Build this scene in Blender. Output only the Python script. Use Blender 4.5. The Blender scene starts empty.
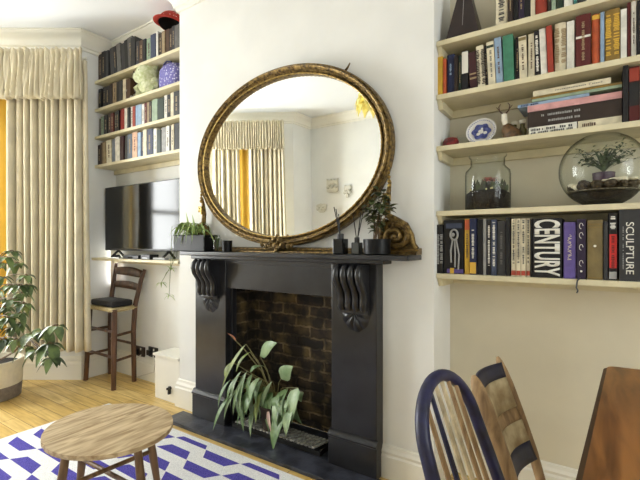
import bpy, bmesh, math, random
from mathutils import Vector, Matrix
random.seed(7)
S = bpy.context.scene
COL = S.collection
PI = math.pi

# ------------------------------------------------------------------ camera
F_PX, HOR, CAMH = 415.0, 242.5, 1.1
YAW = math.atan(415.0 / 620.0)
SN, CS = math.sin(YAW), math.cos(YAW)
cam_d = bpy.data.cameras.new('camera')
cam = bpy.data.objects.new('camera', cam_d)
COL.objects.link(cam)
cam.location = (0, 0, CAMH)
cam.rotation_euler = (PI / 2, 0, YAW)
cam_d.sensor_width = 36
cam_d.lens = F_PX / 640 * 36
cam_d.shift_y = -(240 - HOR) / 640
cam_d.clip_start = 0.02
S.camera = cam

def ray(x, y):
    r = (x - 320) / F_PX
    return (-SN + r * CS, CS + r * SN, (HOR - y) / F_PX)
def at(x, y, Y):                      # the point of the plane Y seen at x, y in the photograph
    q = ray(x, y); t = Y / q[1]
    return Vector((q[0] * t, Y, CAMH + q[2] * t))
def atZ(x, y, Z):
    q = ray(x, y); t = (Z - CAMH) / q[2]
    return Vector((q[0] * t, q[1] * t, Z))
def X_(x, Y):
    return at(x, 0, Y).x

# ------------------------------------------------------------------ materials
def lin(v):
    v /= 255.0
    return v / 12.92 if v <= 0.04045 else ((v + 0.055) / 1.055) ** 2.4
def rgb(c):
    return (lin(c[0]), lin(c[1]), lin(c[2]), 1)
MATS = {}
def mat(name, c, rough=0.6, metal=0.0, noise=0.0, nscale=20, bump=0.0, bscale=60, c2=None, spec=0.5, stretch=None, trans=0.0, emit=0.0):
    if name in MATS: return MATS[name]
    m = bpy.data.materials.new(name); m.use_nodes = True
    nt = m.node_tree; N = nt.nodes; L = nt.links
    b = N['Principled BSDF']
    b.inputs['Base Color'].default_value = rgb(c)
    b.inputs['Roughness'].default_value = rough
    b.inputs['Metallic'].default_value = metal
    b.inputs['Specular IOR Level'].default_value = spec
    if emit:
        b.inputs['Emission Color'].default_value = rgb(c); b.inputs['Emission Strength'].default_value = emit
    geo = N.new('ShaderNodeNewGeometry')
    vec = geo.outputs['Position']
    if stretch:
        mp = N.new('ShaderNodeMapping'); mp.inputs['Scale'].default_value = stretch
        L.new(vec, mp.inputs['Vector']); vec = mp.outputs['Vector']
    if noise or c2:
        t = N.new('ShaderNodeTexNoise'); t.inputs['Scale'].default_value = nscale; t.inputs['Detail'].default_value = 5
        L.new(vec, t.inputs['Vector'])
        r = N.new('ShaderNodeValToRGB')
        a = c2 if c2 else tuple(max(0, v * (1 - noise)) for v in c)
        r.color_ramp.elements[0].color = rgb(a); r.color_ramp.elements[1].color = rgb(c)
        r.color_ramp.elements[0].position = 0.35; r.color_ramp.elements[1].position = 0.62
        L.new(t.outputs['Fac'], r.inputs['Fac']); L.new(r.outputs['Color'], b.inputs['Base Color'])
    if bump:
        t2 = N.new('ShaderNodeTexNoise'); t2.inputs['Scale'].default_value = bscale; t2.inputs['Detail'].default_value = 4
        L.new(vec, t2.inputs['Vector'])
        bp = N.new('ShaderNodeBump'); bp.inputs['Strength'].default_value = bump; bp.inputs['Distance'].default_value = 0.01
        L.new(t2.outputs['Fac'], bp.inputs['Height']); L.new(bp.outputs['Normal'], b.inputs['Normal'])
    if trans:
        tr = N.new('ShaderNodeBsdfTranslucent'); mx = N.new('ShaderNodeMixShader'); mx.inputs[0].default_value = trans
        tr.inputs['Color'].default_value = rgb(c)
        L.new(b.outputs[0], mx.inputs[1]); L.new(tr.outputs[0], mx.inputs[2])
        L.new(mx.outputs[0], N['Material Output'].inputs['Surface'])
    MATS[name] = m
    return m
def glass_mat(name, tint=(247, 249, 247), k=0.12, edge=(120, 126, 118)):
    m = bpy.data.materials.new(name); m.use_nodes = True
    nt = m.node_tree; N = nt.nodes; L = nt.links
    N.remove(N['Principled BSDF'])
    t = N.new('ShaderNodeBsdfTransparent'); cr = N.new('ShaderNodeValToRGB'); L.new(cr.outputs[0], t.inputs[0])
    cr.color_ramp.elements[0].color = rgb(tint); cr.color_ramp.elements[0].position = .55; cr.color_ramp.elements[1].color = rgb(edge); cr.color_ramp.elements[1].position = .97
    g = N.new('ShaderNodeBsdfGlossy'); g.inputs['Roughness'].default_value = 0.04
    lw = N.new('ShaderNodeLayerWeight'); lw.inputs['Blend'].default_value = .5
    pw = N.new('ShaderNodeMath'); pw.operation = 'POWER'; pw.inputs[1].default_value = 3.0
    ml = N.new('ShaderNodeMath'); ml.operation = 'MULTIPLY_ADD'; ml.inputs[1].default_value = k * 3; ml.inputs[2].default_value = .03
    L.new(lw.outputs['Facing'], cr.inputs[0]); L.new(lw.outputs['Facing'], pw.inputs[0]); L.new(pw.outputs[0], ml.inputs[0])
    mx = N.new('ShaderNodeMixShader')
    L.new(ml.outputs[0], mx.inputs[0]); L.new(t.outputs[0], mx.inputs[1]); L.new(g.outputs[0], mx.inputs[2])
    L.new(mx.outputs[0], N['Material Output'].inputs['Surface'])
    return m

def floor_mat():
    m = bpy.data.materials.new('oak floorboards'); m.use_nodes = True
    N = m.node_tree.nodes; L = m.node_tree.links; b = N['Principled BSDF']
    geo = N.new('ShaderNodeNewGeometry')
    br = N.new('ShaderNodeTexBrick'); br.offset = 0.37; br.squash = 1
    br.inputs['Color1'].default_value = rgb((230, 202, 136)); br.inputs['Color2'].default_value = rgb((214, 180, 106))
    br.inputs['Mortar'].default_value = rgb((128, 88, 44)); br.inputs['Scale'].default_value = 1
    br.inputs['Mortar Size'].default_value = 0.0018; br.inputs['Brick Width'].default_value = 0.9; br.inputs['Row Height'].default_value = 0.085
    L.new(geo.outputs['Position'], br.inputs['Vector'])
    mp = N.new('ShaderNodeMapping'); mp.inputs['Scale'].default_value = (2.5, 22, 1)
    L.new(geo.outputs['Position'], mp.inputs['Vector'])
    n = N.new('ShaderNodeTexNoise'); n.inputs['Scale'].default_value = 2.2; n.inputs['Detail'].default_value = 8
    L.new(mp.outputs[0], n.inputs['Vector'])
    r = N.new('ShaderNodeValToRGB'); r.color_ramp.elements[0].position = .32; r.color_ramp.elements[1].position = .66
    r.color_ramp.elements[0].color = (.62, .54, .40, 1); r.color_ramp.elements[1].color = (1.0, 1.0, .97, 1)
    L.new(n.outputs['Fac'], r.inputs['Fac'])
    mx = N.new('ShaderNodeMix'); mx.data_type = 'RGBA'; mx.blend_type = 'MULTIPLY'; mx.inputs[0].default_value = .8
    L.new(br.outputs['Color'], mx.inputs[6]); L.new(r.outputs['Color'], mx.inputs[7])
    L.new(mx.outputs[2], b.inputs['Base Color']); b.inputs['Roughness'].default_value = .38
    return m
def wood_mat(name, c1, c2, sc=(3, 30, 30), rough=.45, scale=1.6):
    m = bpy.data.materials.new(name); m.use_nodes = True
    N = m.node_tree.nodes; L = m.node_tree.links; b = N['Principled BSDF']
    geo = N.new('ShaderNodeNewGeometry'); mp = N.new('ShaderNodeMapping'); mp.inputs['Scale'].default_value = sc
    L.new(geo.outputs['Position'], mp.inputs['Vector'])
    n = N.new('ShaderNodeTexNoise'); n.inputs['Scale'].default_value = scale; n.inputs['Detail'].default_value = 7; n.inputs['Distortion'].default_value = .6
    L.new(mp.outputs[0], n.inputs['Vector'])
    r = N.new('ShaderNodeValToRGB'); r.color_ramp.elements[0].position = .33; r.color_ramp.elements[1].position = .66
    r.color_ramp.elements[0].color = rgb(c1); r.color_ramp.elements[1].color = rgb(c2)
    L.new(n.outputs['Fac'], r.inputs['Fac']); L.new(r.outputs['Color'], b.inputs['Base Color'])
    b.inputs['Roughness'].default_value = rough
    return m
def brick_mat():
    m = bpy.data.materials.new('sooty brick'); m.use_nodes = True
    N = m.node_tree.nodes; L = m.node_tree.links; b = N['Principled BSDF']
    geo = N.new('ShaderNodeNewGeometry'); sp = N.new('ShaderNodeSeparateXYZ'); cb = N.new('ShaderNodeCombineXYZ'); ad = N.new('ShaderNodeMath')
    L.new(geo.outputs['Position'], sp.inputs[0]); L.new(sp.outputs[0], ad.inputs[0]); L.new(sp.outputs[1], ad.inputs[1])
    L.new(ad.outputs[0], cb.inputs[0]); L.new(sp.outputs[2], cb.inputs[1])
    br = N.new('ShaderNodeTexBrick'); br.inputs['Scale'].default_value = 1
    br.inputs['Color1'].default_value = rgb((96, 80, 48)); br.inputs['Color2'].default_value = rgb((60, 46, 32))
    br.inputs['Mortar'].default_value = rgb((128, 110, 84)); br.inputs['Mortar Size'].default_value = .008
    br.inputs['Brick Width'].default_value = .2; br.inputs['Row Height'].default_value = .062; br.inputs['Mortar Smooth'].default_value = .6
    wn = N.new('ShaderNodeTexNoise'); wn.inputs['Scale'].default_value = 22; wn.inputs['Detail'].default_value = 4; L.new(geo.outputs['Position'], wn.inputs['Vector'])
    va = N.new('ShaderNodeVectorMath'); va.operation = 'MULTIPLY_ADD'; va.inputs[1].default_value = (.03, .03, .03); L.new(wn.outputs['Color'], va.inputs[0]); L.new(cb.outputs[0], va.inputs[2]); L.new(va.outputs[0], br.inputs['Vector'])
    n = N.new('ShaderNodeTexNoise'); n.inputs['Scale'].default_value = 11; n.inputs['Detail'].default_value = 6
    L.new(geo.outputs['Position'], n.inputs['Vector'])
    r = N.new('ShaderNodeValToRGB'); r.color_ramp.elements[0].position = .46; r.color_ramp.elements[1].position = .68
    r.color_ramp.elements[0].color = (.05, .045, .04, 1); r.color_ramp.elements[1].color = (1.1, 1.05, .9, 1)
    L.new(n.outputs['Fac'], r.inputs['Fac'])
    mx = N.new('ShaderNodeMix'); mx.data_type = 'RGBA'; mx.blend_type = 'MULTIPLY'; mx.inputs[0].default_value = .92
    L.new(br.outputs['Color'], mx.inputs[6]); L.new(r.outputs['Color'], mx.inputs[7])
    L.new(mx.outputs[2], b.inputs['Base Color']); b.inputs['Roughness'].default_value = .85
    bp = N.new('ShaderNodeBump'); bp.inputs['Strength'].default_value = .8; bp.inputs['Distance'].default_value = .02; bp.invert = True
    L.new(br.outputs['Fac'], bp.inputs['Height']); L.new(bp.outputs[0], b.inputs['Normal'])
    return m
def rug_mat():
    m = bpy.data.materials.new('blue and white woven rug'); m.use_nodes = True
    N = m.node_tree.nodes; L = m.node_tree.links; b = N['Principled BSDF']
    geo = N.new('ShaderNodeNewGeometry'); sp = N.new('ShaderNodeSeparateXYZ'); L.new(geo.outputs['Position'], sp.inputs[0])
    def M(op, a, c=None):
        n = N.new('ShaderNodeMath'); n.operation = op
        for i, v in enumerate((a, c)):
            if v is None: continue
            if isinstance(v, (int, float)): n.inputs[i].default_value = v
            else: L.new(v, n.inputs[i])
        return n.outputs[0]
    u = M('DIVIDE', M('ADD', sp.outputs[0], 2.715), .25)
    v = M('DIVIDE', M('ADD', sp.outputs[1], 0.051), .0613)       # row 16 starts at .93
    ui, vi = M('FLOOR', u), M('FLOOR', v)
    fu, fv = M('FRACT', u), M('FRACT', v)
    par = M('FLOORED_MODULO', M('ADD', ui, vi), 2)
    cpar = M('FLOORED_MODULO', ui, 2)
    # even columns narrow at the near end, odd ones at the far end
    e = M('ADD', M('MULTIPLY', cpar, fv), M('MULTIPLY', M('SUBTRACT', 1, cpar), M('SUBTRACT', 1, fv)))
    inset = M('MULTIPLY', e, .19)
    inside = M('LESS_THAN', M('ABSOLUTE', M('SUBTRACT', fu, .5)), M('SUBTRACT', .49, inset))
    blue = M('MULTIPLY', inside, M('LESS_THAN', par, .5))
    inner = M('MULTIPLY', M('LESS_THAN', sp.outputs[1], 1.515), M('GREATER_THAN', sp.outputs[0], -2.725))
    blue = M('MULTIPLY', blue, inner)
    ns = N.new('ShaderNodeTexNoise'); ns.inputs['Scale'].default_value = 260; L.new(geo.outputs['Position'], ns.inputs['Vector'])
    r1 = N.new('ShaderNodeValToRGB'); r1.color_ramp.elements[0].color = rgb((58, 52, 128)); r1.color_ramp.elements[1].color = rgb((104, 96, 186))
    r2 = N.new('ShaderNodeValToRGB'); r2.color_ramp.elements[0].color = rgb((206, 206, 208)); r2.color_ramp.elements[1].color = rgb((246, 246, 244))
    for r in (r1, r2):
        r.color_ramp.elements[0].position = .3; r.color_ramp.elements[1].position = .7; L.new(ns.outputs['Fac'], r.inputs['Fac'])
    mx = N.new('ShaderNodeMix'); mx.data_type = 'RGBA'
    L.new(blue, mx.inputs[0]); L.new(r2.outputs[0], mx.inputs[6]); L.new(r1.outputs[0], mx.inputs[7])
    L.new(mx.outputs[2], b.inputs['Base Color']); b.inputs['Roughness'].default_value = .95; b.inputs['Specular IOR Level'].default_value = .1
    return m

WALL = mat('warm white wall paint', (230, 230, 226), .8, noise=.03, nscale=3, spec=.2)
ALC = mat('cream alcove wall', (216, 209, 188), .75, noise=.04, nscale=3, spec=.2)  # darker, creamier tone for the right alcove's back wall
CEIL = mat('ceiling paint', (228, 230, 232), .85, spec=.15)
TRIM = mat('white gloss trim', (232, 229, 218), .4, spec=.4)
SHELFM = mat('cream painted shelf', (214, 204, 170), .5, noise=.06, nscale=14)
BLACK = mat('black slate', (36, 36, 39), .28, noise=.35, nscale=9, bump=.05, bscale=40)
HEARTHM = mat('dark hearth slate', (64, 67, 78), .34, noise=.5, nscale=14, bump=.15, bscale=50)
GOLD = mat('antique gilt', (136, 112, 64), .36, metal=.7, c2=(64, 48, 26), nscale=60, bump=.5, bscale=90)
GOLDL = mat('bright gilt', (186, 156, 88), .35, metal=.8, noise=.3, nscale=60)
MIRR = mat('mirror silver', (244, 246, 244), .0, metal=1.0)
SCREEN = mat('black television glass', (8, 9, 12), .1, spec=.32)
PLAST = mat('black plastic', (22, 22, 24), .45)
GLOSSB = mat('glossy black ceramic', (10, 10, 11), .4, spec=.2)
DWOOD = wood_mat('dark brown stool wood', (52, 32, 20), (98, 64, 40), (18, 18, 3), .4)
OAK = wood_mat('weathered oak', (146, 120, 84), (208, 186, 148), (30, 5, 30), .5, 1.5)
OAKD = wood_mat('brown oak leg', (84, 60, 36), (136, 104, 66), (20, 20, 4), .45)
TABLEW = wood_mat('brown dining table wood', (92, 56, 26), (150, 100, 52), (30, 3, 30), .28, 1.2)
TABLEE = wood_mat('dark table edge', (48, 34, 22), (86, 60, 36), (30, 3, 30), .4, 1.2)
CHW = wood_mat('bare chair wood', (118, 92, 62), (170, 140, 100), (26, 26, 5), .55)
NAVY = mat('navy chair paint', (30, 32, 72), .42, noise=.35, nscale=30)
NAVYD = mat('dark navy paint', (30, 32, 58), .5, noise=.2, nscale=30)
CREAMP = mat('cream chair paint', (206, 190, 156), .55, noise=.25, nscale=24)
CURT = mat('cream curtain cloth', (226, 216, 190), .9, noise=.06, nscale=8, spec=.1, trans=.04)
YCURT = mat('yellow lining cloth', (230, 194, 92), .9, spec=.1, trans=.12)
GLASS = glass_mat('clear glass')
WGLASS = glass_mat('window glass', (250, 252, 252), .05)
RUSH = mat('woven rush', (196, 176, 128), .8, noise=.3, nscale=90, stretch=(1, 6, 1))
PAGES = mat('book page edges', (226, 216, 190), .9)
SOIL = mat('dark potting soil', (34, 27, 20), .95, noise=.5, nscale=90, bump=.8, bscale=90)

# ------------------------------------------------------------------ mesh building
class MB:
    def __init__(s): s.bm = bmesh.new()
    def box(s, x0, x1, y0, y1, z0, z1, bevel=0, m=None):
        vs = [s.bm.verts.new((x, y, z)) for x in (x0, x1) for y in (y0, y1) for z in (z0, z1)]
        q = [(0, 1, 3, 2), (4, 6, 7, 5), (0, 4, 5, 1), (2, 3, 7, 6), (0, 2, 6, 4), (1, 5, 7, 3)]
        fs = [s.bm.faces.new([vs[i] for i in f]) for f in q]
        if bevel:
            es = list({e for f in fs for e in f.edges})
            r = bmesh.ops.bevel(s.bm, geom=es, offset=bevel, segments=2, affect='EDGES', profile=.6)
            vs = list({v for f in r['faces'] for v in f.verts} | {v for v in vs if v.is_valid})
        if m: bmesh.ops.transform(s.bm, matrix=m, verts=[v for v in vs if v.is_valid])
        return s
    def quad(s, *p):
        s.bm.faces.new([s.bm.verts.new(v) for v in p]); return s
    def grid(s, fn, nu, nv, close_u=False):
        g = [[s.bm.verts.new(fn(i / (nu if close_u else nu - 1), j / (nv - 1))) for j in range(nv)] for i in range(nu)]
        for i in range(nu if close_u else nu - 1):
            a, b = g[i], g[(i + 1) % nu]
            for j in range(nv - 1): s.bm.faces.new((a[j], b[j], b[j + 1], a[j + 1]))
        return s
    def prism(s, poly, axis, a0, a1):              # poly in the two other axes
        def P(p, a):
            return {'x': (a, p[0], p[1]), 'y': (p[0], a, p[1]), 'z': (p[0], p[1], a)}[axis]
        A = [s.bm.verts.new(P(p, a0)) for p in poly]; B = [s.bm.verts.new(P(p, a1)) for p in poly]
        n = len(poly)
        for i in range(n): s.bm.faces.new((A[i], A[(i + 1) % n], B[(i + 1) % n], B[i]))
        s.bm.faces.new(A[::-1]); s.bm.faces.new(B); return s
    def tube(s, pts, rad, seg=8, flat=1.0, up=None, cap=True):
        pts = [Vector(p) for p in pts]; n = len(pts)
        if not isinstance(rad, (list, tuple)): rad = [rad] * n
        rings = []; ref = Vector(up) if up else None
        for i, p in enumerate(pts):
            t = (pts[min(i + 1, n - 1)] - pts[max(i - 1, 0)]).normalized()
            if ref is None:
                ref = Vector((0, 0, 1)) if abs(t.z) < .8 else Vector((0, 1, 0))
            a = t.cross(ref)
            if a.length < 1e-5: a = t.cross(Vector((1, 0, .3)))
            a.normalize(); b = a.cross(t).normalized()
            if not up: ref = b
            rings.append([s.bm.verts.new(p + rad[i] * (math.cos(2 * PI * k / seg) * a * flat + math.sin(2 * PI * k / seg) * b)) for k in range(seg)])
        for i in range(n - 1):
            for k in range(seg):
                s.bm.faces.new((rings[i][k], rings[i][(k + 1) % seg], rings[i + 1][(k + 1) % seg], rings[i + 1][k]))
        if cap: s.bm.faces.new(rings[0][::-1]); s.bm.faces.new(rings[-1])
        return s
    def lathe(s, prof, c=(0, 0, 0), seg=24, sx=1, sy=1, cap0=True, cap1=True):
        c = Vector(c); rings = []
        for r, z in prof:
            if r < 1e-6: rings.append([s.bm.verts.new(c + Vector((0, 0, z)))])
            else: rings.append([s.bm.verts.new(c + Vector((r * sx * math.cos(2 * PI * k / seg), r * sy * math.sin(2 * PI * k / seg), z))) for k in range(seg)])
        for a, b in zip(rings, rings[1:]):
            for k in range(seg):
                k2 = (k + 1) % seg
                if len(a) == 1 and len(b) == 1: continue
                if len(a) == 1: s.bm.faces.new((a[0], b[k2], b[k]))
                elif len(b) == 1: s.bm.faces.new((a[k], a[k2], b[0]))
                else: s.bm.faces.new((a[k], a[k2], b[k2], b[k]))
        if cap0 and len(rings[0]) > 1: s.bm.faces.new(rings[0][::-1])
        if cap1 and len(rings[-1]) > 1: s.bm.faces.new(rings[-1])
        return s
    def ball(s, c, r, sx=1, sy=1, sz=1, seg=14, jit=0):
        n = 8
        prof = [(math.sin(PI * i / n) * r, -math.cos(PI * i / n) * r * sz) for i in range(n + 1)]
        prof[0] = (0, prof[0][1]); prof[-1] = (0, prof[-1][1])
        k = len(s.bm.verts)
        s.lathe(prof, c, seg, sx, sy)
        if jit:
            s.bm.verts.ensure_lookup_table()
            for v in list(s.bm.verts)[k:]: v.co += Vector((random.uniform(-1, 1), random.uniform(-1, 1), random.uniform(-1, 1))) * jit
        return s
    def leaf(s, pts, width, side=None, fold=.25, shape=1.0, n=9):
        """a leaf blade along a centre line (2-4 control points, bezier-like), folded along its midrib"""
        P = [Vector(p) for p in pts]
        def B(t):
            q = P
            while len(q) > 1: q = [q[i].lerp(q[i + 1], t) for i in range(len(q) - 1)]
            return q[0]
        rows = []
        for i in range(n):
            t = i / (n - 1); c = B(t); d = (B(min(1, t + .02)) - B(max(0, t - .02))).normalized()
            sd = Vector(side) if side else Vector((0, 0, 1)).cross(d)
            sd = sd - d * sd.dot(d)
            if sd.length < 1e-4: sd = Vector((1, 0, 0))
            sd.normalize(); nm = d.cross(sd)
            w = width * .5 * (math.sin(PI * min(1, (t * .97 + .03)) ** (.75 / shape)) ** .9 if 0 < t < 1 else .02)
            rows.append([s.bm.verts.new(c - sd * w + nm * w * fold), s.bm.verts.new(c), s.bm.verts.new(c + sd * w + nm * w * fold)])
        for a, b in zip(rows, rows[1:]):
            s.bm.faces.new((a[0], a[1], b[1], b[0])); s.bm.faces.new((a[1], a[2], b[2], b[1]))
        return s
    def move(s, m):
        bmesh.ops.transform(s.bm, matrix=m, verts=s.bm.verts); return s
    def obj(s, name, m, parent=None, smooth=False, loc=None, mods=()):
        bmesh.ops.recalc_face_normals(s.bm, faces=s.bm.faces)
        if parent is not None:
            r = parent
            while r.parent: r = r.parent
            bmesh.ops.translate(s.bm, vec=-r.location, verts=s.bm.verts)
        elif loc is not None:
            bmesh.ops.translate(s.bm, vec=-Vector(loc), verts=s.bm.verts)
        me = bpy.data.meshes.new(name); s.bm.to_mesh(me); s.bm.free()
        o = bpy.data.objects.new(name, me); COL.objects.link(o)
        me.materials.append(m)
        if smooth:
            for p in me.polygons: p.use_smooth = True
            try: me.set_sharp_from_angle(angle=math.radians(42))
            except Exception: pass
        if parent is not None: o.parent = parent
        elif loc is not None: o.location = loc
        for f in mods: f(o)
        return o
def solid(th):
    def f(o):
        md = o.modifiers.new('thickness', 'SOLIDIFY'); md.thickness = th; md.offset = 0
    return f
def subsurf(n=1):
    def f(o):
        md = o.modifiers.new('smooth', 'SUBSURF'); md.levels = n; md.render_levels = n
    return f
LABELS = {}
def tag(o, label, cat, group=None, kind=None):
    o['label'] = label; o['category'] = cat
    if group: o['group'] = group
    if kind: o['kind'] = kind
    if label in LABELS: print('DUPLICATE LABEL', label)
    n = len(label.split())
    if n < 4 or n > 16: print('LABEL LENGTH', n, label)
    LABELS[label] = 1
    return o
def thing(name, loc, label, cat, group=None):
    o = bpy.data.objects.new(name, None); COL.objects.link(o); o.location = loc
    o.empty_display_size = .05
    return tag(o, label, cat, group)
def struct(o, label=None):
    o['kind'] = 'structure'
    if label: o['label'] = label
    return o

# ------------------------------------------------------------------ the room
XE, XC0, XC1 = -3.46, -2.345, -.60          # end wall, chimney breast sides
YC, YL, YR, YO = 1.80, 2.00, 2.04, -1.42    # chimney breast front, alcove backs, opposite wall
XW, ZC = 2.6, 2.78
BAY = [(XE, 1.71), (-4.37, 1.10), (-4.37, -.39), (XE, -1.0)]

struct(MB().box(-4.7, 2.8, -1.6, 2.3, -.1, 0).obj('floor', floor_mat()))
struct(MB().box(-4.7, 2.8, -1.6, 2.3, ZC, ZC + .1).obj('ceiling', CEIL))
def wall(name, p, q, m=WALL, hole=None, th=.14, z0=0, z1=ZC):
    p, q = Vector(p), Vector(q); d = (q - p); L = d.length; d.normalize(); n = Vector((-d.y, d.x))
    M = Matrix(((d.x, n.x, 0, p.x), (d.y, n.y, 0, p.y), (0, 0, 1, 0), (0, 0, 0, 1)))
    b = MB()
    if not hole: b.box(0, L, -th, 0, z0, z1)
    else:
        u0, u1, a, c = hole
        b.box(0, u0, -th, 0, z0, z1); b.box(u1, L, -th, 0, z0, z1); b.box(u0, u1, -th, 0, z0, a); b.box(u0, u1, -th, 0, c, z1)
    b.move(M)
    return struct(b.obj(name, m)), M, L
wall('wall_left_alcove', (XC0, YL), (XE, YL))
wall('wall_right_alcove', (XW, YR), (XC1, YR), ALC)
wall('wall_left_return', (XE, YL), BAY[0])
wall('wall_left_return', BAY[3], (XE, YO))
wall('wall_opposite', (XE, YO), (XW, YO))
WIN = (.16, .98, .42, 2.52)
_, M1, L1 = wall('wall_bay_right', BAY[0], BAY[1], hole=WIN)
_, M2, L2 = wall('wall_bay_front', BAY[1], BAY[2], hole=(.12, 1.37, .42, 2.52))
_, M3, L3 = wall('wall_bay_left', BAY[2], BAY[3], hole=(L1 - .98, L1 - .16, .42, 2.52))
_, M4, L4 = wall('wall_right', (XW, YO), (XW, YR), hole=(.7, 2.7, .5, 2.4))
b = MB()
FX0, FX1, FZ = -1.83, -1.09, .83            # fireplace opening
b.box(XC0, FX0 - .02, YC, YL + .14, 0, ZC).box(FX1 + .02, XC1, YC, YL + .14, 0, ZC).box(FX0 - .02, FX1 + .02, YC, YL + .14, FZ + .02, ZC)
struct(b.obj('wall_chimney_breast', WALL))
# the side of the breast in the right alcove has the same wall paint as its front
def window(name, M, hole, bars):
    u0, u1, a, c = hole
    b = MB(); w = .055
    b.box(u0, u0 + w, -.11, -.05, a, c).box(u1 - w, u1, -.11, -.05, a, c)
    b.box(u0 + w, u1 - w, -.11, -.05, a, a + w).box(u0 + w, u1 - w, -.11, -.05, c - w, c)
    b.box(u0 + w, u1 - w, -.1, -.055, (a + c) / 2 - .025, (a + c) / 2 + .025)
    for k in range(1, bars): 
        u = u0 + (u1 - u0) * k / bars; b.box(u - .02, u + .02, -.1, -.06, a + w, c - w)
    fr = struct(b.move(M).obj(name, TRIM))
    g = MB().box(u0 + w, u1 - w, -.085, -.079, a + w, c - w).move(M).obj('pane', WGLASS, fr)
    MB().box(u0 - .05, u1 + .05, -.06, .05, a - .03, a, .004).move(M).obj('window_sill', TRIM, fr)
    return fr
window('window_1', M1, WIN, 1)
window('window_2', M2, (.12, 1.37, .42, 2.52), 2)
window('window_3', M3, (L1 - .98, L1 - .16, .42, 2.52), 1)
window('added_window_4', M4, (.7, 2.7, .5, 2.4), 3)  # unseen window, added to let fill light in from the right

def sweep(path, prof, closed=False):
    """prof = (inward offset, z) carried along a plan path with mitred corners"""
    P = [Vector(p) for p in path]; n = len(P); b = MB(); rings = []
    for i in range(n):
        def nrm(a, c):
            d = (c - a).normalized(); return Vector((-d.y, d.x))
        if closed or 0 < i < n - 1:
            n1 = nrm(P[i - 1], P[i]); n2 = nrm(P[i], P[(i + 1) % n])
            mv = (n1 + n2); mv = mv / mv.dot(n1)
        else: mv = nrm(P[0], P[1]) if i == 0 else nrm(P[-2], P[-1])
        rings.append([b.bm.verts.new((P[i].x + mv.x * d, P[i].y + mv.y * d, z)) for d, z in prof])
    m = len(prof)
    for i in range(n if closed else n - 1):
        A, B = rings[i], rings[(i + 1) % n]
        for k in range(m): b.bm.faces.new((A[k], B[k], B[(k + 1) % m], A[(k + 1) % m]))
    if not closed: b.bm.faces.new(rings[0][::-1]); b.bm.faces.new(rings[-1])
    return b
ROOM = [(XW, YO), (XW, YR), (XC1, YR), (XC1, YC), (XC0, YC), (XC0, YL), (XE, YL), BAY[0], BAY[1], BAY[2], BAY[3], (XE, YO)]
CORN = [(0, ZC - .13), (.015, ZC - .13), (.018, ZC - .11), (.028, ZC - .105), (.036, ZC - .075), (.06, ZC - .045), (.085, ZC - .03), (.09, ZC - .015), (.1, ZC - .012), (.1, ZC), (0, ZC)]
struct(sweep(ROOM, CORN, True).obj('trim_1', TRIM, smooth=True))
BASE = [(0, 0), (.022, 0), (.022, .125), (.016, .135), (.018, .15), (.01, .165), (.008, .18), (0, .185)]
struct(sweep([(XW, YR), (XC1, YR), (XC1, YC), (-.845, YC)], [(d, z * .82) for d, z in BASE]).obj('baseboard_right', TRIM))
struct(sweep([(-2.105, YC), (XC0, YC), (XC0, YL), (XE, YL), BAY[0], BAY[1], BAY[2], BAY[3], (XE, YO), (XW, YO), (XW, YR - .03)], BASE).obj('baseboard_left', TRIM))

# ------------------------------------------------------------------ light
W = bpy.data.worlds.new('daylight'); S.world = W; W.use_nodes = True
bgn = W.node_tree.nodes['Background']; bgn.inputs[0].default_value = (.93, .97, 1, 1); bgn.inputs[1].default_value = 1.6
def area(name, loc, rot, sx, sy, power, c=(1, 1, 1)):
    d = bpy.data.lights.new(name, 'AREA'); d.shape = 'RECTANGLE'; d.size = sx; d.size_y = sy; d.energy = power; d.color = c
    o = bpy.data.objects.new(name, d); COL.objects.link(o); o.location = loc; o.rotation_euler = rot; return o
area('daylight_front_window', (-4.47, .355, 1.47), (0, -PI / 2, 0), 2.0, 1.2, 80, (1, .98, .96))
area('added_right_fill', (2.72, .28, 1.45), (0, PI / 2, 0), 1.8, 1.9, 26, (1, .99, .97))  # fill light added at the invented window behind the view
ang = math.atan2(M1[1][0], M1[0][0])
for nm, M, hl in (('daylight_bay_window', M1, WIN), ('daylight_bay_window', M3, (L1 - .98, L1 - .16, .42, 2.52))):
    c = M @ Vector(((hl[0] + hl[1]) / 2, -.2, 1.47))
    o = area(nm, c, (0, 0, 0), .8, 2.0, 26)
    nrm = (M.to_3x3() @ Vector((0, 1, 0)))
    o.rotation_euler = nrm.to_track_quat('-Z', 'Z').to_euler()
S.view_settings.view_transform = 'Standard'; S.view_settings.look = 'None'
S.view_settings.gamma = 1; S.view_settings.use_curve_mapping = False
S.view_settings.exposure = 0.92
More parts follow.
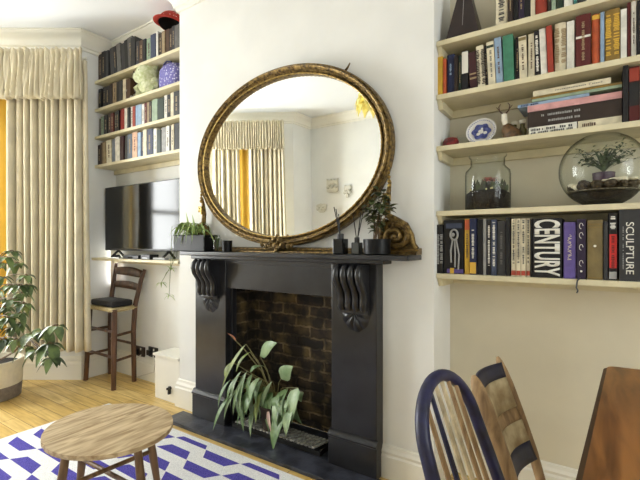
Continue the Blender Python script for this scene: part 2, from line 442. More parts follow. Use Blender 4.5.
# ------------------------------------------------------------------ fireplace
FP = thing('fireplace_surround', (-1.46, YC, 0), 'black slate fireplace surround with scrolled corbels and a mantel shelf', 'fireplace')
JL, JR = (-2.10, -1.83), (-1.09, -.845)
for x0, x1 in (JL, JR):
    j = MB().box(x0, x1, 1.73, YC, .0, 1.0, .004).obj('jamb', BLACK, FP)
    b = MB().box(x0 - .008, x1 + .008, 1.712, 1.73, .02, .155, .003)
    b.prism([(1.712, .155), (1.707, .16), (1.707, .168), (1.716, .176), (1.72, .185), (1.73, .19), (1.73, .155)], 'x', x0 - .008, x1 + .008)
    b.obj('plinth', BLACK, j)
    cx = (x0 + x1) / 2 + (.010 if x0 < -2 else .014)
    # S-scrolled corbel: a back block and four rounded flutes
    path = [(1.655, .995), (1.636, .975), (1.632, .95), (1.642, .92), (1.664, .89), (1.68, .86), (1.683, .83), (1.68, .80), (1.69, .785)]
    fl = MB()
    for k in range(4):
        fx = cx - .0585 + k * .039
        fl.tube([(fx, y + .012, z) for y, z in path], [.012, .015, .017, .0175, .0175, .0175, .018, .018, .014], 10)
    co = fl.obj('corbel', BLACK, j, True)
    MB().prism([(y + .014, z) for y, z in path] + [(1.735, .785), (1.735, .995)], 'x', cx - .072, cx + .072).obj('corbel_back', BLACK, co)
    sh = MB(); R = .074; cz = .768
    def fan(u, v, cx=cx):
        a = PI * (1 + u) ; r = R * v * (1 + .06 * abs(math.sin(u * PI * 4.5)))
        return (cx + math.cos(a) * r, 1.73 - .022 * math.sin(PI * min(1, v * .9 + .1)) * (.55 + .45 * abs(math.sin(u * PI * 4.5))), cz + math.sin(a) * r * 1.2)
    sh.grid(fan, 46, 7)
    sh.box(cx - .074, cx + .074, 1.708, 1.732, .765, .785, .003)
    sh.obj('shell_ornament', BLACK, j, True)
MB().box(JL[1], JR[0], 1.742, YC, FZ, 1.0, .003).box(JL[1], JR[0], 1.735, 1.745, .975, 1.0, .002).obj('frieze', BLACK, FP)
b = MB().box(-2.125, -.655, 1.63, YC - .002, 1.022, 1.045, .005)
b.box(-2.105, -.80, 1.70, YC - .002, 1.0, 1.022, .004)
b.obj('mantel_shelf', BLACK, FP)
BR = brick_mat()
b = MB()
b.box(FX0 - .015, FX1 + .015, 1.985, 2.0, .02, .95).box(FX0 - .015, FX0, 1.803, 1.985, .02, .95).box(FX1, FX1 + .015, 1.803, 1.985, .02, .95).box(FX0, FX1, 1.803, 1.985, .835, .85)
b.obj('brick_lining', BR, FP)
for x0 in (FX0, FX1 - .02): MB().box(x0, x0 + .02, 1.765, 1.80, .02, FZ, .002).obj('opening_trim', BLACK, FP)
b = MB().box(-2.215, -.80, 1.585, 1.728, 0.0, .02, .004).box(FX0 + .001, FX1 - .001, 1.728, 1.984, 0.0, .02)
tag(b.obj('hearth', HEARTHM, loc=(-1.46, 1.6, 0)), 'dark slate hearth slab in front of the fireplace', 'hearth')

IRON = mat('pale worn iron', (196, 194, 186), .5, metal=.2, noise=.35, nscale=60)
G = thing('fireplace_grate', (-1.44, 1.76, .02), 'low slotted grate with pale diagonal bars on the fireplace floor', 'grate')
b = MB(); gx0, gx1, gy0, gy1 = -1.785, -1.16, 1.735, 1.86
b.box(gx0, gx1, gy0, gy0 + .012, .021, .044, .002).box(gx0, gx1, gy1 - .012, gy1, .021, .05, .002)
b.box(gx0, gx0 + .012, gy0 + .012, gy1 - .012, .021, .05, .002).box(gx1 - .012, gx1, gy0 + .012, gy1 - .012, .021, .05, .002)
b.obj('grate_frame', mat('dark iron', (36, 35, 34), .5, metal=.4), G)
b = MB(); n = 24
for k in range(n):
    x = gx0 + .03 + k * (gx1 - gx0 - .08) / (n - 1)
    b.prism([(x - .0075, gy0 + .006), (x + .0075, gy0 + .006), (x + .0325, gy1 - .006), (x + .0175, gy1 - .006)], 'z', .047, .0555)
bars = b.obj('bars', IRON, G)

# ------------------------------------------------------------------ mirror
MX, MZ, MA, MBB = -1.434, 1.563, .608, .433
TILT = math.tan(math.radians(.75))
def mp(x, y, z): return Vector((x, y - (z - 1.07) * TILT, z))
MI = thing('mirror', (MX, 1.77, 1.045), 'large oval gilt overmantel mirror with scrolled feet on the mantel shelf', 'mirror')
MYG = 1.772
b = MB(); ring = [b.bm.verts.new(mp(MX + (MA + .008) * math.cos(2 * PI * k / 96), MYG, MZ + (MBB + .008) * math.sin(2 * PI * k / 96))) for k in range(96)]
b.bm.faces.new(ring); b.obj('mirror_glass', MIRR, MI)
prof = [(-.006, .0), (-.006, .016), (.0, .024), (.007, .022), (.010, .014), (.022, .022), (.034, .036), (.044, .04), (.050, .034), (.053, .026), (.060, .028), (.066, .02), (.067, -.02)]
prof = [(o * .74, d) for o, d in prof]
def ell(t, o):
    c, s = math.cos(t), math.sin(t); nx, nz = c / MA, s / MBB; l = math.hypot(nx, nz)
    return MX + MA * c + o * nx / l, MZ + MBB * s + o * nz / l
b = MB(); n = 120; rr = []
for k in range(n):
    rr.append([b.bm.verts.new(mp(ell(2 * PI * k / n, o)[0], MYG - d, ell(2 * PI * k / n, o)[1])) for o, d in prof])
for k in range(n):
    for i in range(len(prof) - 1): b.bm.faces.new((rr[k][i], rr[(k + 1) % n][i], rr[(k + 1) % n][i + 1], rr[k][i + 1]))
fr = b.obj('frame', GOLD, MI, True)
def ring_tube(o, d, r0, r1, n, seg, name, m):
    b = MB(); K = n * 4
    def f(u, v):
        t = 2 * PI * u; x, z = ell(t, o); x2, z2 = ell(t, o + 1); rr = r0 + (r1 - r0) * (.5 + .5 * math.cos(t * n)); a = 2 * PI * v
        return mp(x + (x2 - x) * rr * math.cos(a), MYG - d - rr * math.sin(a), z + (z2 - z) * rr * math.cos(a))
    b.grid(f, K, seg + 1, True); bmesh.ops.remove_doubles(b.bm, verts=b.bm.verts, dist=1e-5); b.obj(name, m, fr, True)
ring_tube(.0205, .029, .0035, .0065, 120, 6, 'bead_moulding', GOLD)
ring_tube(-.0005, .022, .0025, .0042, 140, 6, 'inner_beading', GOLDL)
# moulded base rail along the mantel
b = MB().prism([(1.798, 1.046), (1.725, 1.046), (1.725, 1.053), (1.735, 1.058), (1.75, 1.062), (1.755, 1.07), (1.77, 1.074), (1.798, 1.074)], 'x', -2.12, -.655)
b.obj('base_rail', GOLD, MI)
def console(sg):
    def P(x, z, y=1.765): return (MX + sg * (x - .045 - MX), y, z)
    b = MB()
    # the back plate of the scroll
    out = [(-.795, 1.074), (-.79, 1.15), (-.768, 1.205), (-.72, 1.20), (-.682, 1.176), (-.655, 1.13), (-.645, 1.074)]
    b.prism([(MX + sg * (x - .045 - MX), z) for x, z in out], 'y', 1.77, 1.798)
    c = b.obj('scroll_foot', GOLD, MI)
    b = MB()
    b.tube([P(-.748, 1.38), P(-.755, 1.34), P(-.765, 1.28), P(-.76, 1.225), P(-.72, 1.20), P(-.675, 1.175), P(-.648, 1.13), P(-.638, 1.09), P(-.62, 1.07)], [.006, .011, .014, .016, .019, .019, .016, .014, .012], 10)
    sp = []
    for k in range(40):
        t = k / 39; a = PI * .5 - t * 2 * PI * 1.75; r = .062 * (1 - t) + .008
        sp.append(P(-.722 + math.cos(a) * r * 1.05, 1.127 + math.sin(a) * r * .85, 1.755))
    b.tube(sp, [.015 - .006 * k / 39 for k in range(40)], 8)
    b.ball(P(-.722, 1.127, 1.752), .013)
    b.tube([P(-.83, 1.078), P(-.80, 1.10), P(-.79, 1.16), P(-.775, 1.21)], [.008, .014, .013, .008], 8)
    b.obj('volute', GOLD, c, True)
    b = MB()                                   # gilt key-pattern block above the scroll
    x0, x1, z0, z1 = -.817, -.789, 1.275, 1.325
    for a in ((x0, x0 + .007, z0, z1), (x0, x1, z1 - .007, z1), (x1 - .007, x1, z0 + .014, z1), (x0 + .012, x1, z0 + .014, z0 + .021), (x0 + .012, x0 + .018, z0 + .014, z0 + .033)):
        xa, xb = MX + sg * (a[0] - MX), MX + sg * (a[1] - MX)
        b.box(min(xa, xb), max(xa, xb), 1.735, 1.765, a[2], a[3])
    b.obj('key_block', GOLDL, c)
    b = MB()
    for k in range(6):
        q = P(-.748 - .001 * k, 1.36 + k * .02); b.ball((q[0], 1.755, q[2]), .010 - .0008 * k, sz=1.15, seg=8)
    b.obj('leaf_trail', GOLDL, c, True)
console(1); console(-1)
b = MB(); cx, cz = MX, 1.083                   # ribbon-bow cluster at the bottom centre
for dx, dz, r in ((0, 0, .022), (-.04, .004, .018), (.04, .004, .018), (-.075, .0, .014), (.075, .0, .014), (-.02, .03, .015), (.022, .032, .015), (0, -.022, .014), (-.105, .003, .011), (.105, .003, .011), (0, .05, .01)):
    b.ball((cx + dx, 1.715 + .012 * random.random(), cz + dz), r, seg=9, sy=.8, jit=.003)
for s in (-1, 1):
    b.tube([(cx, 1.712, cz + .005), (cx + s * .03, 1.702, cz + .028), (cx + s * .06, 1.71, cz + .012), (cx + s * .03, 1.705, cz - .01), (cx, 1.712, cz)], .006, 6)
b.obj('bow_ornament', GOLD, MI, True)
x, z = ell(math.radians(50), .046)
MB().tube([mp(x - .004, 1.755, z - .004), mp(x + .016, 1.752, z + .012), mp(x + .03, 1.75, z + .03)], [.007, .005, .003], 6).obj('finial_stub', GOLD, MI, True)

# ------------------------------------------------------------------ things on the mantel shelf
MT = 1.0455
LEAFG = mat('mid green leaf', (86, 108, 60), .45, noise=.4, nscale=30)
LEAFP = mat('pale green striped leaf', (168, 186, 112), .45, c2=(112, 142, 74), nscale=26)
STEMG = mat('green stem', (104, 116, 62), .5)
STEMB = mat('brown stem', (96, 76, 50), .7)
x0, x1 = X_(181, 1.70), X_(211.5, 1.70)
SP = thing('spider_plant', ((x0 + x1) / 2, 1.70, MT), 'spider plant in a black rectangular pot at left end of the mantel', 'plant')
b = MB().box(x0, x1, 1.645, 1.752, MT, MT + .098, .006); b.obj('pot', GLOSSB, SP)
MB().box(x0 + .007, x1 - .007, 1.652, 1.745, MT + .0975, MT + .1005).obj('soil', SOIL, SP)
b = MB(); rnd = random.Random(3)
cxp, czp = (x0 + x1) / 2 - .01, MT + .1
for k in range(46):
    a = rnd.uniform(0, 2 * PI); L = rnd.uniform(.09, .22); hgt = rnd.uniform(.04, .12)
    if k % 2: a = PI + rnd.uniform(-.9, .7)
    dx, dy = math.cos(a) * L, math.sin(a) * L * .5 - .02
    if dy > .045: dy = .045
    s = Vector((cxp + rnd.uniform(-.04, .04), 1.70 + rnd.uniform(-.02, .02), czp))
    b.leaf([s, s + Vector((dx * .3, dy * .3, hgt)), s + Vector((dx * .85, dy * .85, hgt * .9)), s + Vector((dx, dy, -rnd.uniform(.0, .07)))], rnd.uniform(.011, .018), fold=.5)
for tx, ty in ((186, 212), (192, 214), (201, 222)):
    e = at(tx, ty, 1.69); s = Vector((e.x + .01, 1.70, czp)); b.leaf([s, (s + e) / 2 + Vector((.008, 0, 0)), e], .018, fold=.4, side=(1, .2, 0))
b.obj('leaves', LEAFP, SP, True)
b = MB()
for (ax, ay), (tx, ty) in (((176, 226), (171, 270)), ((172, 226), (169, 296)), ((178, 228), (161, 283))):
    bl = MB(); p0 = Vector((cxp - .03, 1.69, czp)); q = at(ax, ay, 1.655); e = at(tx, ty, 1.66)
    b.tube([p0, (p0 + q) / 2 + Vector((-.02, 0, .04)), q, Vector((q.x - .012, 1.655, (q.z + e.z) / 2)), e], .0016, 5)
    for k in range(7):
        a = k * 2 * PI / 7 + rnd.random(); d = Vector((math.cos(a) * .055, math.sin(a) * .03, rnd.uniform(-.05, .03)))
        bl.leaf([e, e + d * .6 + Vector((0, 0, .02)), e + d], .008, fold=.4)
    bl.obj('plantlet', LEAFP, SP, True)
b.obj('runner', STEMG, SP, True); pass

def small_jar(px, w, hpx, label, green):
    c = at(px, 240, 1.70); z0 = MT
    t = thing('glass_jar', (c.x, 1.70, z0), label, 'jar')
    r = w / 2
    MB().lathe([(r * .9, z0 + .001), (r, z0 + .006), (r, z0 + hpx * .8), (r * .75, z0 + hpx * .9), (r * .78, z0 + hpx)], (c.x, 1.70, 0), 20, cap1=False).obj('jar_body', GLASS, t, True)
    b = MB()
    for k in range(7):
        a = k * .9; b.leaf([(c.x, 1.70, z0 + .01), (c.x + math.cos(a) * .006, 1.70 + math.sin(a) * .006, z0 + .05), (c.x + math.cos(a) * .02, 1.70 + math.sin(a) * .02, z0 + .10)], .014, fold=.3)
    b.obj('cutting', green, t, True)
small_jar(217.5, .052, .085, 'small clear glass jar with a green cutting beside the spider plant pot', LEAFG)
c = at(227, 240, 1.70)
t = thing('plant_pot', (c.x, 1.70, MT), 'small empty black pot left of centre on the mantel', 'pot')
MB().lathe([(.022, MT), (.027, MT + .002), (.030, MT + .058), (.031, MT + .066), (.027, MT + .066), (.025, MT + .05), (0, MT + .05)], (c.x, 1.70, 0), 24).obj('pot', GLOSSB, t, True)

def diffuser(px, y, w, h, z0, reeds, label, m):
    c = at(px, 240, y)
    t = thing('reed_diffuser', (c.x, y, z0), label, 'diffuser', 'reed diffusers')
    MB().box(c.x - w / 2, c.x + w / 2, y - w / 2, y + w / 2, z0, z0 + h, .004).obj('bottle', m, t)
    MB().lathe([(w * .3, z0 + h), (w * .3, z0 + h + .022), (w * .22, z0 + h + .024)], (c.x, y, 0), 16).obj('collar', PLAST, t, True)
    for tx, ty in reeds:
        e = at(tx, ty, y + .01 * (tx % 3 - 1)); MB().tube([(c.x, y, z0 + h), e], .0026, 6).obj('reed', PLAST, t)
diffuser(340.5, 1.675, .054, .072, MT, ((334, 207), (336, 209), (338.5, 214)), 'black square bottle reed diffuser at right of centre on the mantel', mat('smoky black glass', (12, 12, 13), .2, spec=.3))
diffuser(357, 1.70, .04, .055, MT, ((353, 214), (364, 208), (361, 212)), 'small grey bottle reed diffuser beside the black mantel pot', mat('grey bottle glass', (74, 78, 78), .1))

c = at(377, 245, 1.695)
t = thing('potted_plant', (c.x, 1.695, MT), 'leafy small-leaved plant in round black pot at right of mantel', 'plant')
MB().lathe([(.05, MT), (.06, MT + .004), (.063, MT + .066), (.062, MT + .07), (.057, MT + .07), (.056, MT + .055), (0, MT + .055)], (c.x, 1.695, 0), 32).obj('pot', GLOSSB, t, True)
MB().lathe([(0, MT + .061), (.056, MT + .058)], (c.x, 1.695, 0), 20, cap1=False).obj('soil', SOIL, t)
bs, bl = MB(), MB(); rnd = random.Random(5)
for tx, ty, y in ((378, 190, 1.69), (384, 192, 1.67), (372, 200, 1.68), (390, 198, 1.69), (369, 215, 1.66), (392, 206, 1.66), (381, 205, 1.65), (368, 205, 1.70)):
    e = at(tx, ty, y); s = Vector((c.x + rnd.uniform(-.02, .02), 1.695, MT + .05))
    mid = s.lerp(e, .55) + Vector((rnd.uniform(-.015, .015), 0, .03))
    bs.tube([s, mid, e], [.003, .0024, .0015], 5)
    for k in range(13):
        f = .25 + .75 * k / 12; q = s.lerp(mid, f * 2) if f < .5 else mid.lerp(e, f * 2 - 1)
        a = rnd.uniform(0, 2 * PI); d = Vector((math.cos(a), math.sin(a) * .7, rnd.uniform(-.6, .3))) * rnd.uniform(.03, .048)
        if q.y + d.y > 1.72: d.y = -abs(d.y)
        bl.leaf([q, q + d * .6 + Vector((0, 0, .006)), q + d], .030, fold=.3)
bs.obj('stems', STEMB, t, True); bl.obj('leaves', mat('dark small leaf', (84, 96, 54), .5, noise=.5, nscale=40), t, True)

# ------------------------------------------------------------------ plant in the fireplace
pc = Vector((-1.52, 1.80, .056))
t = thing('potted_plant', pc, 'large drooping broad-leaved houseplant standing in the fireplace opening', 'plant')
MB().lathe([(.058, .056), (.06, .06), (.078, .175), (.082, .18), (.082, .19), (.075, .19), (.073, .16), (0, .16)], (pc.x, pc.y, 0), 28).obj('pot', mat('dark brown pot', (52, 40, 32), .6), t, True)
MB().lathe([(0, .17), (.074, .165)], (pc.x, pc.y, 0), 20, cap1=False).obj('soil', SOIL, t)
LA = mat('glossy houseplant leaf', (116, 142, 96), .38, c2=(76, 102, 60), nscale=18)
LB = mat('light houseplant leaf', (156, 176, 136), .4, c2=(122, 148, 104), nscale=16)
LY = mat('yellow green leaf', (138, 152, 84), .45, noise=.25, nscale=22)
cr = Vector((pc.x + .01, 1.81, .17))
stems = MB()
def drop(groupmb, bx, by, Yb, tx, ty, Yt, w, arch=.02, side=(1, -.2, .1), shape=1.0):
    s, e = at(bx, by, Yb), at(tx, ty, Yt)
    mid = (s + e) / 2 + Vector((0, -.03, arch))
    groupmb.leaf([s, s.lerp(mid, .9), mid.lerp(e, .4), e], w, side=side, fold=.28, shape=shape, n=11)
    h = cr.lerp(s, .55) + Vector((0, 0, .05))
    stems.tube([cr, h, s, s.lerp(e, .06)], [.0028, .0026, .0024, .0016], 6)
a, l, y = MB(), MB(), MB()
drop(l, 260, 356, 1.80, 277, 343, 1.76, .075, .03, (.6, -.3, -.7), 1.3)
drop(l, 281, 379, 1.78, 293, 366, 1.76, .085, .01, (.9, 0, -.5), 1.4)
drop(l, 298, 388, 1.76, 292, 424, 1.70, .085, .02, shape=1.3)
drop(l, 287, 400, 1.74, 284, 420, 1.72, .075, .03, shape=1.3)
drop(a, 284, 412, 1.74, 273, 451, 1.67, .085, .02, shape=1.25)
drop(a, 280, 405, 1.76, 276, 436, 1.70, .06, .02)
drop(a, 268, 386, 1.80, 262, 412, 1.76, .10, .02, shape=1.3)
drop(l, 303, 392, 1.77, 301, 402, 1.76, .05, .01)
drop(a, 258, 378, 1.78, 243, 418, 1.70, .05, .03)
drop(l, 250, 380, 1.77, 238, 406, 1.71, .034, .03)
drop(l, 247, 371, 1.77, 240, 412, 1.69, .03, .03)
drop(l, 241, 371, 1.77, 230, 408, 1.69, .03, .03)
drop(y, 246, 344, 1.73, 222, 388, 1.66, .03, .015)
drop(a, 234, 392, 1.72, 213, 430, 1.62, .035, .03)
drop(a, 255, 392, 1.75, 246, 415, 1.69, .05, .02)
drop(a, 238, 376, 1.74, 227, 402, 1.68, .03, .02)
drop(y, 232, 362, 1.73, 225, 378, 1.69, .03, .01)
drop(a, 264, 366, 1.82, 250, 372, 1.78, .04, .02)
drop(a, 292, 402, 1.78, 302, 424, 1.74, .06, .02)
drop(l, 256, 384, 1.75, 251, 404, 1.70, .032, .02)
drop(y, 262, 392, 1.76, 256, 424, 1.71, .04, .02)
drop(l, 244, 378, 1.75, 233, 416, 1.68, .03, .03)
drop(a, 252, 374, 1.78, 249, 398, 1.72, .04, .02)
drop(l, 262, 380, 1.78, 256, 404, 1.72, .04, .02)
drop(a, 272, 392, 1.78, 270, 416, 1.74, .07, .02)
drop(l, 293, 408, 1.72, 286, 436, 1.69, .06, .02)
drop(a, 230, 380, 1.73, 218, 408, 1.66, .028, .02)
drop(l, 238, 388, 1.73, 224, 420, 1.66, .032, .03)
drop(y, 250, 352, 1.76, 236, 372, 1.70, .026, .02)
drop(a, 276, 396, 1.76, 282, 412, 1.73, .07, .02)
drop(a, 252, 388, 1.77, 237, 425, 1.68, .034, .02)
rnd = random.Random(17)
for k in range(16):
    bx, by = rnd.uniform(240, 290), rnd.uniform(372, 402); tx, ty = bx + rnd.uniform(-14, 4), by + rnd.uniform(22, 40)
    drop(a if k % 2 else l, bx, by, rnd.uniform(1.76, 1.82), tx, ty, rnd.uniform(1.69, 1.74), rnd.uniform(.03, .055), .03)
a.obj('leaves', LA, t, True); l.obj('pale_leaves', LB, t, True)['label'] = 'pale silvery leaves'; y.obj('yellowing_leaves', LY, t, True)['label'] = 'yellow green narrow leaves'
q = at(231, 336, 1.74)
stems.tube([cr, at(262, 372, 1.82), at(245, 350, 1.78), q], [.005, .004, .0035, .003], 6)
stems.obj('stems', mat('plant petiole', (112, 106, 62), .5), t, True)
MB().leaf([at(236, 341, 1.75), q, at(227, 333, 1.73)], .022, fold=.6).obj('bud', mat('pinkish brown bud', (196, 132, 104), .5), t, True)
MB().leaf([at(268, 410, 1.73), at(269, 420, 1.70), at(271, 432, 1.68)], .022, side=(1, 0, 0), fold=.5).obj('dried_leaf', mat('dry pink leaf', (190, 160, 146), .6), t, True)

# ------------------------------------------------------------------ rug, coffee table
tag(MB().box(-2.76, -1.0, -.5, 1.548, .0005, .009, .003).obj('rug', rug_mat(), loc=(-1.9, .5, 0)), 'blue and white geometric woven rug on the wooden floor', 'rug')
TC = Vector((-1.59, .895, 0)); AX, AY, TZ = .25, .222, .38
CT = thing('coffee_table', TC, 'low round drop-leaf wooden coffee table on the blue and white rug', 'table')
def disc(sgn, name):
    b = MB(); sx = -1.645
    s0 = math.acos((sx + sgn * .0016 - TC.x) / AX)
    a0, a1 = (-s0, s0) if sgn > 0 else (s0, 2 * PI - s0)
    poly = [(TC.x + AX * math.cos(a0 + (a1 - a0) * k / 48), TC.y + AY * math.sin(a0 + (a1 - a0) * k / 48)) for k in range(49)]
    b.prism(poly, 'z', TZ - .016, TZ)
    es = [e for e in b.bm.edges if abs(e.verts[0].co.z - e.verts[1].co.z) < 1e-6 and (e.verts[0].co - e.verts[1].co).length < .1]
    bmesh.ops.bevel(b.bm, geom=es, offset=.004, segments=2, affect='EDGES')
    return b.obj(name, OAK, CT)
disc(1, 'tabletop'); disc(-1, 'table_leaf')
MB().box(TC.x - .15, TC.x + .15, TC.y - .03, TC.y + .03, TZ - .04, TZ - .0165, .004).obj('cross_rail', OAKD, CT)
LEGS = []
for lr, lf in ((-.10, -.125), (.155, -.10), (.10, .125), (-.155, .10)):
    ox, oy = lr * CS - lf * SN, lr * SN + lf * CS
    p = Vector((TC.x + ox * .95, TC.y + oy * .95, TZ - .017)); q = Vector((TC.x + ox * 1.3, TC.y + oy * 1.3, .0095))
    MB().tube([p, p.lerp(q, .5), q], [.0135, .0165, .011], 12).obj('leg', OAKD, CT, True); LEGS.append((p, q))
for i, j in ((0, 2), (1, 3)):
    a_, c_ = LEGS[i][0].lerp(LEGS[i][1], .42 + .06 * i), LEGS[j][0].lerp(LEGS[j][1], .42 + .06 * i)
    MB().tube([a_, c_], .009, 10).obj('stretcher', OAKD, CT, True)

# ------------------------------------------------------------------ dining table and chairs
DT = thing('dining_table', (.45, .75, 0), 'brown wooden dining table with rounded corners at the right', 'table')
c0 = Vector((.015, 1.452)); rot = math.radians(4)
def Tm(u, v):                                    # u to the right along the far edge, v towards the viewer along the left edge
    return (c0.x + u * math.cos(rot) - v * math.sin(rot) * .85, c0.y + u * math.sin(rot) - v * math.cos(rot))
def rounded(w, d, r, inset=0, n=6):
    pts = []
    for cx_, cy_, a0 in ((w - r, r, -90), (w - r, d - r, 0), (r, d - r, 90), (r, r, 180)):
        for k in range(n + 1):
            a_ = math.radians(a0 + 90 * k / n); pts.append(Tm(cx_ + (r - inset) * math.cos(a_), cy_ + (r - inset) * math.sin(a_)))
    return pts
MB().prism(rounded(.9, 1.35, .03), 'z', .722, .742).obj('table_edge', TABLEE, DT)
MB().prism(rounded(.9, 1.35, .03, .009), 'z', .742, .748).obj('tabletop', TABLEW, DT)
for u, v in ((.10, .07), (.83, .07), (.10, 1.28), (.83, 1.28)):
    x, y_ = Tm(u, v); MB().tube([(x, y_, .722), (x, y_, .6), (x, y_, .001)], [.035, .035, .022], 12).obj('leg', TABLEE, DT, True)
b = MB()
for (u0, v0), (u1, v1) in (((.10, .07), (.83, .07)), ((.10, 1.28), (.83, 1.28)), ((.10, .07), (.10, 1.28)), ((.83, .07), (.83, 1.28))):
    p, q = Vector(Tm(u0, v0)), Vector(Tm(u1, v1)); d = (q - p).normalized() * .03; n_ = Vector((-d.y, d.x)) * .35
    p += d; q -= d
    b.prism([tuple(p + n_), tuple(p - n_), tuple(q - n_), tuple(q + n_)], 'z', .63, .7215)
b.obj('apron', TABLEE, DT)

def hoop_chair():
    X0, Y0, Zt, k, ph, a, bb, hw = -.324, .989, .775, .35, .086, .146, .124, .166
    Wv = Vector((math.sin(ph), math.cos(ph), 0)); Nv = Vector((math.cos(ph), -math.sin(ph), 0)); C = Vector((X0, Y0, Zt)); D = k * Nv + Vector((0, 0, -1))
    vs = (Zt - .43)
    ch = thing('dining_chair', (C + D * vs).to_tuple()[:2] + (0,), 'navy hoop-back spindle chair at left of the dining table', 'chair')
    def pt(v, w): return C + D * v + Wv * w
    pts = [pt(bb + (vs - bb) * (1 - s / 8), -a - (hw - a) * (1 - s / 8)) for s in range(9)]
    pts += [pt(bb * (1 - math.cos(t)), a * math.sin(t)) for t in [(-.5 + i / 22) * PI for i in range(1, 22)]]
    pts += [pt(bb + (vs - bb) * s / 8, a + (hw - a) * s / 8) for s in range(9)]
    nrm = D.cross(Wv).normalized()
    MB().tube(pts, .0155, 12, flat=.95, up=nrm).obj('hoop', NAVY, ch, True)
    for i, (w, m) in enumerate(((-.085, CHW), (-.05, NAVY), (-.015, CREAMP), (.02, CREAMP), (.055, CHW), (.09, CHW))):
        vtop = bb * (1 - math.sqrt(max(0, 1 - (w * 1.0 / a) ** 2)))
        MB().tube([pt(vtop + .005, w * 1.0), pt(.2, w * 1.02), pt(vs, w * 1.1)], [.0055, .0068, .006], 8).obj('spindle', m, ch, True)
    base = C + D * vs
    b = MB(); ring = []
    for i in range(28):
        t_ = 2 * PI * i / 28; q = base + Nv * (.17 + .2 * math.cos(t_) ) + Wv * ((.19 + .015 * math.cos(t_)) * math.sin(t_)); ring.append((q.x, q.y))
    b.prism(ring, 'z', .405, .432)
    bmesh.ops.bevel(b.bm, geom=[e for e in b.bm.edges if abs(e.verts[0].co.z - e.verts[1].co.z) < 1e-6], offset=.006, segments=2, affect='EDGES')
    b.obj('seat', CHW, ch)
    for sx, sy in ((.05, -1), (.05, 1), (.30, -1), (.30, 1)):
        p = base + Nv * sx + Wv * sy * .13; p.z = .406
        q = base + Nv * (sx + (-.05 if sx < .1 else .05)) + Wv * sy * .18; q.z = .001
        MB().tube([p, p.lerp(q, .5), q], [.013, .017, .011], 10).obj('leg', NAVY, ch, True)
    for sy in (-1, 1):
        p = base + Nv * .02 + Wv * sy * .155; q = base + Nv * .33 + Wv * sy * .155; p.z = q.z = .2
        MB().tube([p, q], .009, 8).obj('stretcher', NAVY, ch, True)
hoop_chair()
def ladder_chair():
    n0, f0 = Vector((-.306, 1.280, .70)), Vector((-.287, 1.537, .70))
    ch = thing('dining_chair', (-.19, 1.41, 0), 'bare wooden ladder-back chair with navy and cream painted slats', 'chair')
    Wv = (f0 - n0).normalized(); Nv = Vector((Wv.y, -Wv.x, 0))
    def lean(z): v = .70 - z; return .40 * v if v < .36 else .144 + .06 * (v - .36)
    def post(p0, z, s): return Vector((p0.x, p0.y, 0)) + Nv * lean(z) + Wv * -.022 * min(1, max(0, (.70 - z)) / .3) + Vector((0, 0, z))
    for p0, s in ((n0, -1), (f0, 1)):
        zs = [.705, .69, .66, .62, .56, .5, .42, .3, .15, .001]
        rs = [.006, .015, .022, .026, .026, .025, .022, .02, .018, .014]
        if s > 0: rs = [r_ * .75 for r_ in rs]
        MB().tube([post(p0, z, s) for z in zs], rs, 10, flat=.55, up=Nv).obj('back_post', CHW, ch, True)
    def slat(z0, z1, m):
        b = MB()
        def f(u, v):
            z = z0 + (z1 - z0) * v; A, B_ = post(n0, z, -1), post(f0, z, 1); q = A.lerp(B_, u)
            return q - Nv * (.028 * math.sin(PI * u) - .004)
        b.grid(f, 12, 4); b.obj('slat', m, ch, True, mods=(solid(.012),))
    PALE = mat('worn cream slat paint', (196, 180, 144), .6, c2=(146, 124, 90), nscale=16)
    slat(.643, .687, NAVYD); slat(.553, .642, PALE); slat(.516, .552, CHW); slat(.455, .515, PALE); slat(.40, .454, NAVYD)
    b = MB(); A, B_ = post(n0, .33, -1), post(f0, .33, 1)
    p = [A, B_, B_ + Nv * .19 + Wv * .03, A + Nv * .19 - Wv * .03]
    b.prism([(q.x, q.y) for q in p], 'z', .30, .325); b.obj('seat', CHW, ch)
    for q in p[2:]:
        q = q - Nv * .025 + Wv * (.02 if q is p[3] else -.02)
        MB().tube([(q.x, q.y, .30), (q.x, q.y, .001)], [.018, .014], 10).obj('leg', CHW, ch, True)
    for z in (.16, .24):
        A, B_ = post(n0, z, -1), post(f0, z, 1); MB().tube([A, A + Nv * .16], .009, 8).obj('stretcher', CHW, ch, True); MB().tube([B_, B_ + Nv * .16], .009, 8).obj('stretcher', CHW, ch, True)
ladder_chair()

